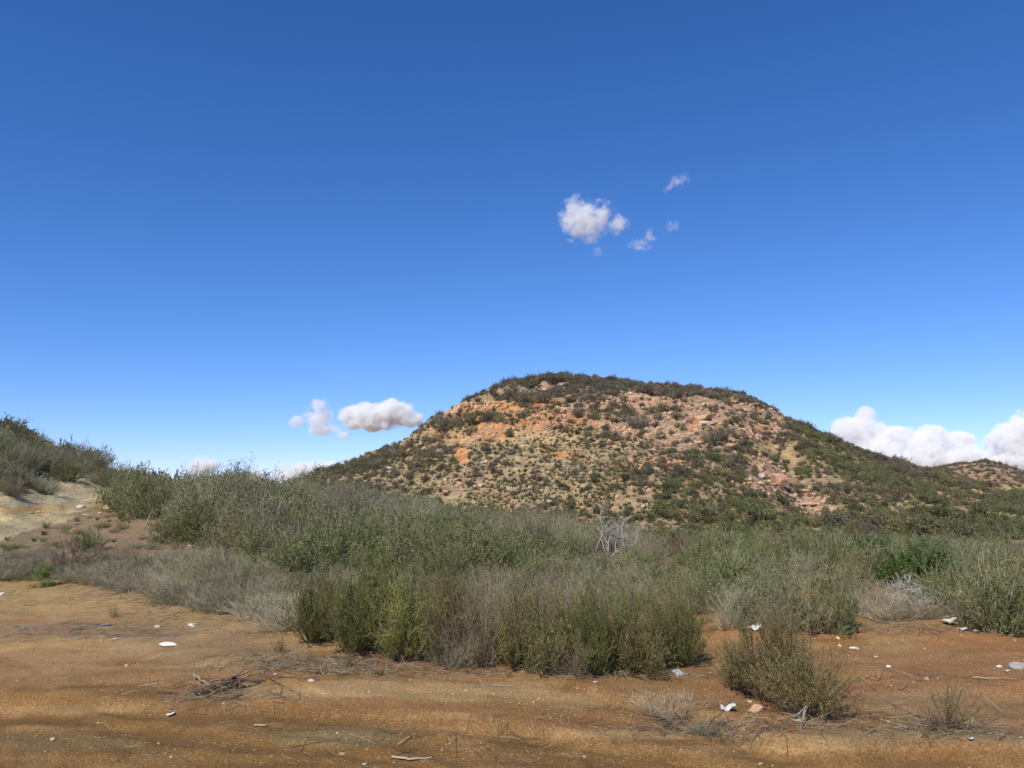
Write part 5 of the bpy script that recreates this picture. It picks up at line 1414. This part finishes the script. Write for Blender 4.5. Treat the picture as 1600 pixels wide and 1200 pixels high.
# tiny white flowers on the green bush behind the thicket
fx = rng.normal(size=10) * 24 + 1098; fy = rng.normal(size=10) * 9 + 912
for k in range(1):
    Vs = []; Fs = []; off = 0
    for a, b in zip(fx, fy):
        x0, y0, z0 = pt(a, b, 14.6 + rng.uniform(-.4, .4)); rr_ = .012
        V0, F0 = ICO[1]; Vs.append(V0 * rr_ * np.array([1, 1, .6]) + np.array([x0, y0, z0])); Fs.append(F0 + off); off += len(V0)
    o = obj('flower_heads', make_mesh('flower_heads', np.concatenate(Vs), [np.concatenate(Fs)], [M_white])); tag(o, 'tiny white flower heads on the bush behind the front thicket', kind='stuff')

# ------------------------------------------------------------------ clouds
def cloud(label, blobs, dist, dens, seed, ns, thresh=.0, name='cloud', soft=1.0, amp=1.0, depth=.5):
    """blobs: (px, py, rx, ry) in the photograph; built as one body of vapour at its own distance"""
    bl = []
    for (a, b, rx, ry) in blobs:
        x, y, z = pt(a, b, dist); s = math.hypot(x, y) / dist * dist / F
        bl.append((float(x), float(y), float(z), rx * s, ry * s))
    c = np.mean([b[:3] for b in bl], 0)
    # hull: one ellipsoid shell per lobe, joined by voxel remesh -> simple: ellipsoids unioned with a remesh modifier
    Vs, Fs, off = [], [], 0
    V0, F0 = ICO[2]
    for (x, y, z, rx, rz_) in bl:
        Vs.append(V0 * np.array([rx * 1.3, (rx + rz_) * .5 * 1.3 * depth * 2, rz_ * 1.3]) + np.array([x, y, z]) - c); Fs.append(F0 + off); off += len(V0)
    me = make_mesh(name, np.concatenate(Vs), [np.concatenate(Fs)], [])
    o = obj(name, me, loc=tuple(c)); tag(o, label, 'cloud')
    sizes = [min(b[3], b[4]) for b in bl]
    md = o.modifiers.new('merge', 'REMESH'); md.mode = 'VOXEL'; md.voxel_size = max(min(sizes) * .35, max(b[3] for b in bl) * .09)
    m = bpy.data.materials.new('vapour'); m.use_nodes = True; nt = m.node_tree; L = nt.links.new
    for n_1 in list(nt.nodes):
        if n_1.type == 'BSDF_PRINCIPLED': nt.nodes.remove(n_1)
    out = nt.nodes['Material Output']
    tc = N(nt, 'ShaderNodeTexCoord'); pos = tc.outputs['Object']
    cur = None
    for (x, y, z, rx, rz_) in bl:
        sb = N(nt, 'ShaderNodeVectorMath', operation='SUBTRACT'); L(pos, sb.inputs[0]); sb.inputs[1].default_value = (x - c[0], y - c[1], z - c[2])
        dv = N(nt, 'ShaderNodeVectorMath', operation='DIVIDE'); L(sb.outputs[0], dv.inputs[0]); dv.inputs[1].default_value = (rx, (rx + rz_) * .5 * depth * 2, rz_)
        ln = N(nt, 'ShaderNodeVectorMath', operation='LENGTH'); L(dv.outputs[0], ln.inputs[0])
        if cur is None: cur = ln.outputs['Value']
        else:
            mn = N(nt, 'ShaderNodeMath', operation='SMOOTH_MIN'); L(cur, mn.inputs[0]); L(ln.outputs['Value'], mn.inputs[1]); mn.inputs[2].default_value = .35; cur = mn.outputs[0]
    n1 = N(nt, 'ShaderNodeTexNoise'); n1.inputs['Scale'].default_value = 1.0 / ns; n1.inputs['Detail'].default_value = 5; n1.inputs['Roughness'].default_value = .62
    of = N(nt, 'ShaderNodeVectorMath', operation='ADD'); L(pos, of.inputs[0]); of.inputs[1].default_value = (seed * 137.0, seed * 31.0, 0); L(of.outputs[0], n1.inputs['Vector'])
    nm = N(nt, 'ShaderNodeMath', operation='MULTIPLY_ADD'); L(n1.outputs['Fac'], nm.inputs[0]); nm.inputs[1].default_value = 2.2 * amp; nm.inputs[2].default_value = -1.1 * amp + thresh
    sm = N(nt, 'ShaderNodeMath', operation='ADD'); L(cur, sm.inputs[0]); L(nm.outputs[0], sm.inputs[1])
    mr = N(nt, 'ShaderNodeMapRange'); mr.interpolation_type = 'SMOOTHSTEP'; L(sm.outputs[0], mr.inputs['Value'])
    mr.inputs['From Min'].default_value = 1.0; mr.inputs['From Max'].default_value = 1.0 - .6 * soft; mr.inputs['To Min'].default_value = 0; mr.inputs['To Max'].default_value = dens
    pv = N(nt, 'ShaderNodeVolumePrincipled'); pv.inputs['Color'].default_value = (.9985, .999, 1.0, 1); pv.inputs['Anisotropy'].default_value = -0.3
    L(mr.outputs[0], pv.inputs['Density']); L(pv.outputs[0], out.inputs['Volume'])
    m.cycles.volume_step_rate = .5
    me.materials.append(m)
    return o
cloud('small bright ragged puff high above the hill', [(918, 345, 36, 30), (940, 338, 22, 24), (960, 352, 22, 14), (897, 335, 22, 30), (905, 362, 22, 16)], 2400, .045, 3, 32, -.1, amp=2.2, soft=2.3)
cloud('wispy streak up to the right of the bright puff', [(1058, 284, 20, 9), (1046, 294, 12, 8), (1068, 276, 10, 8)], 2400, .016, 4, 22, .15, amp=2.4, soft=1.6)
cloud('faint torn wisp low to the right of the bright puff', [(1000, 384, 18, 11), (1016, 368, 10, 12)], 2400, .02, 5, 20, .15, amp=2.4, soft=1.6)
cloud('tiny wisp level with the bright puff at its right', [(1052, 354, 11, 10)], 2400, .018, 6, 18, .1, amp=2.2, soft=1.6)
cloud('tiny scrap of cloud just under the bright puff', [(934, 393, 8, 9)], 2400, .014, 7, 16, .1, amp=2, soft=1.5)
cloud('flat bottomed white cloud touching the left shoulder of the hill', [(575, 652, 42, 20), (610, 646, 36, 20), (637, 654, 24, 13), (590, 660, 30, 14)], 3200, .08, 8, 55, -.1, amp=1.0, soft=.7)
cloud('ragged thin cloud left of the flat bottomed one', [(497, 655, 20, 22), (465, 660, 14, 9), (505, 672, 24, 10), (500, 635, 12, 14), (535, 680, 16, 6)], 3200, .035, 9, 45, -.12, amp=1.4, soft=1.2)
cloud('long bank of grey white cloud behind the right flank', [(1338, 672, 34, 20), (1350, 652, 15, 15), (1390, 700, 56, 26), (1445, 700, 54, 27), (1492, 685, 24, 9), (1420, 722, 90, 26)], 4200, .04, 10, 110, -.15, amp=1.0, soft=.7)
cloud('bright low cloud behind the low ridge', [(1500, 724, 50, 14), (1530, 726, 40, 12)], 6000, .05, 11, 90, -.1, amp=.6)
cloud('white cloud cut by the right edge of the photo', [(1600, 700, 42, 34), (1575, 684, 26, 14), (1640, 690, 60, 40), (1590, 722, 50, 20)], 4200, .05, 12, 100, -.15, amp=1.0, soft=.7)
cloud('low pale cloud between the left brush and the hill foot', [(500, 738, 70, 16), (460, 745, 40, 14), (540, 735, 40, 14)], 5200, .03, 13, 100, -.05, amp=.9)
cloud('small pale cloud behind the feathery shrub on the left skyline', [(318, 728, 26, 14), (395, 742, 20, 8)], 5200, .04, 14, 80, -.05, amp=.9)
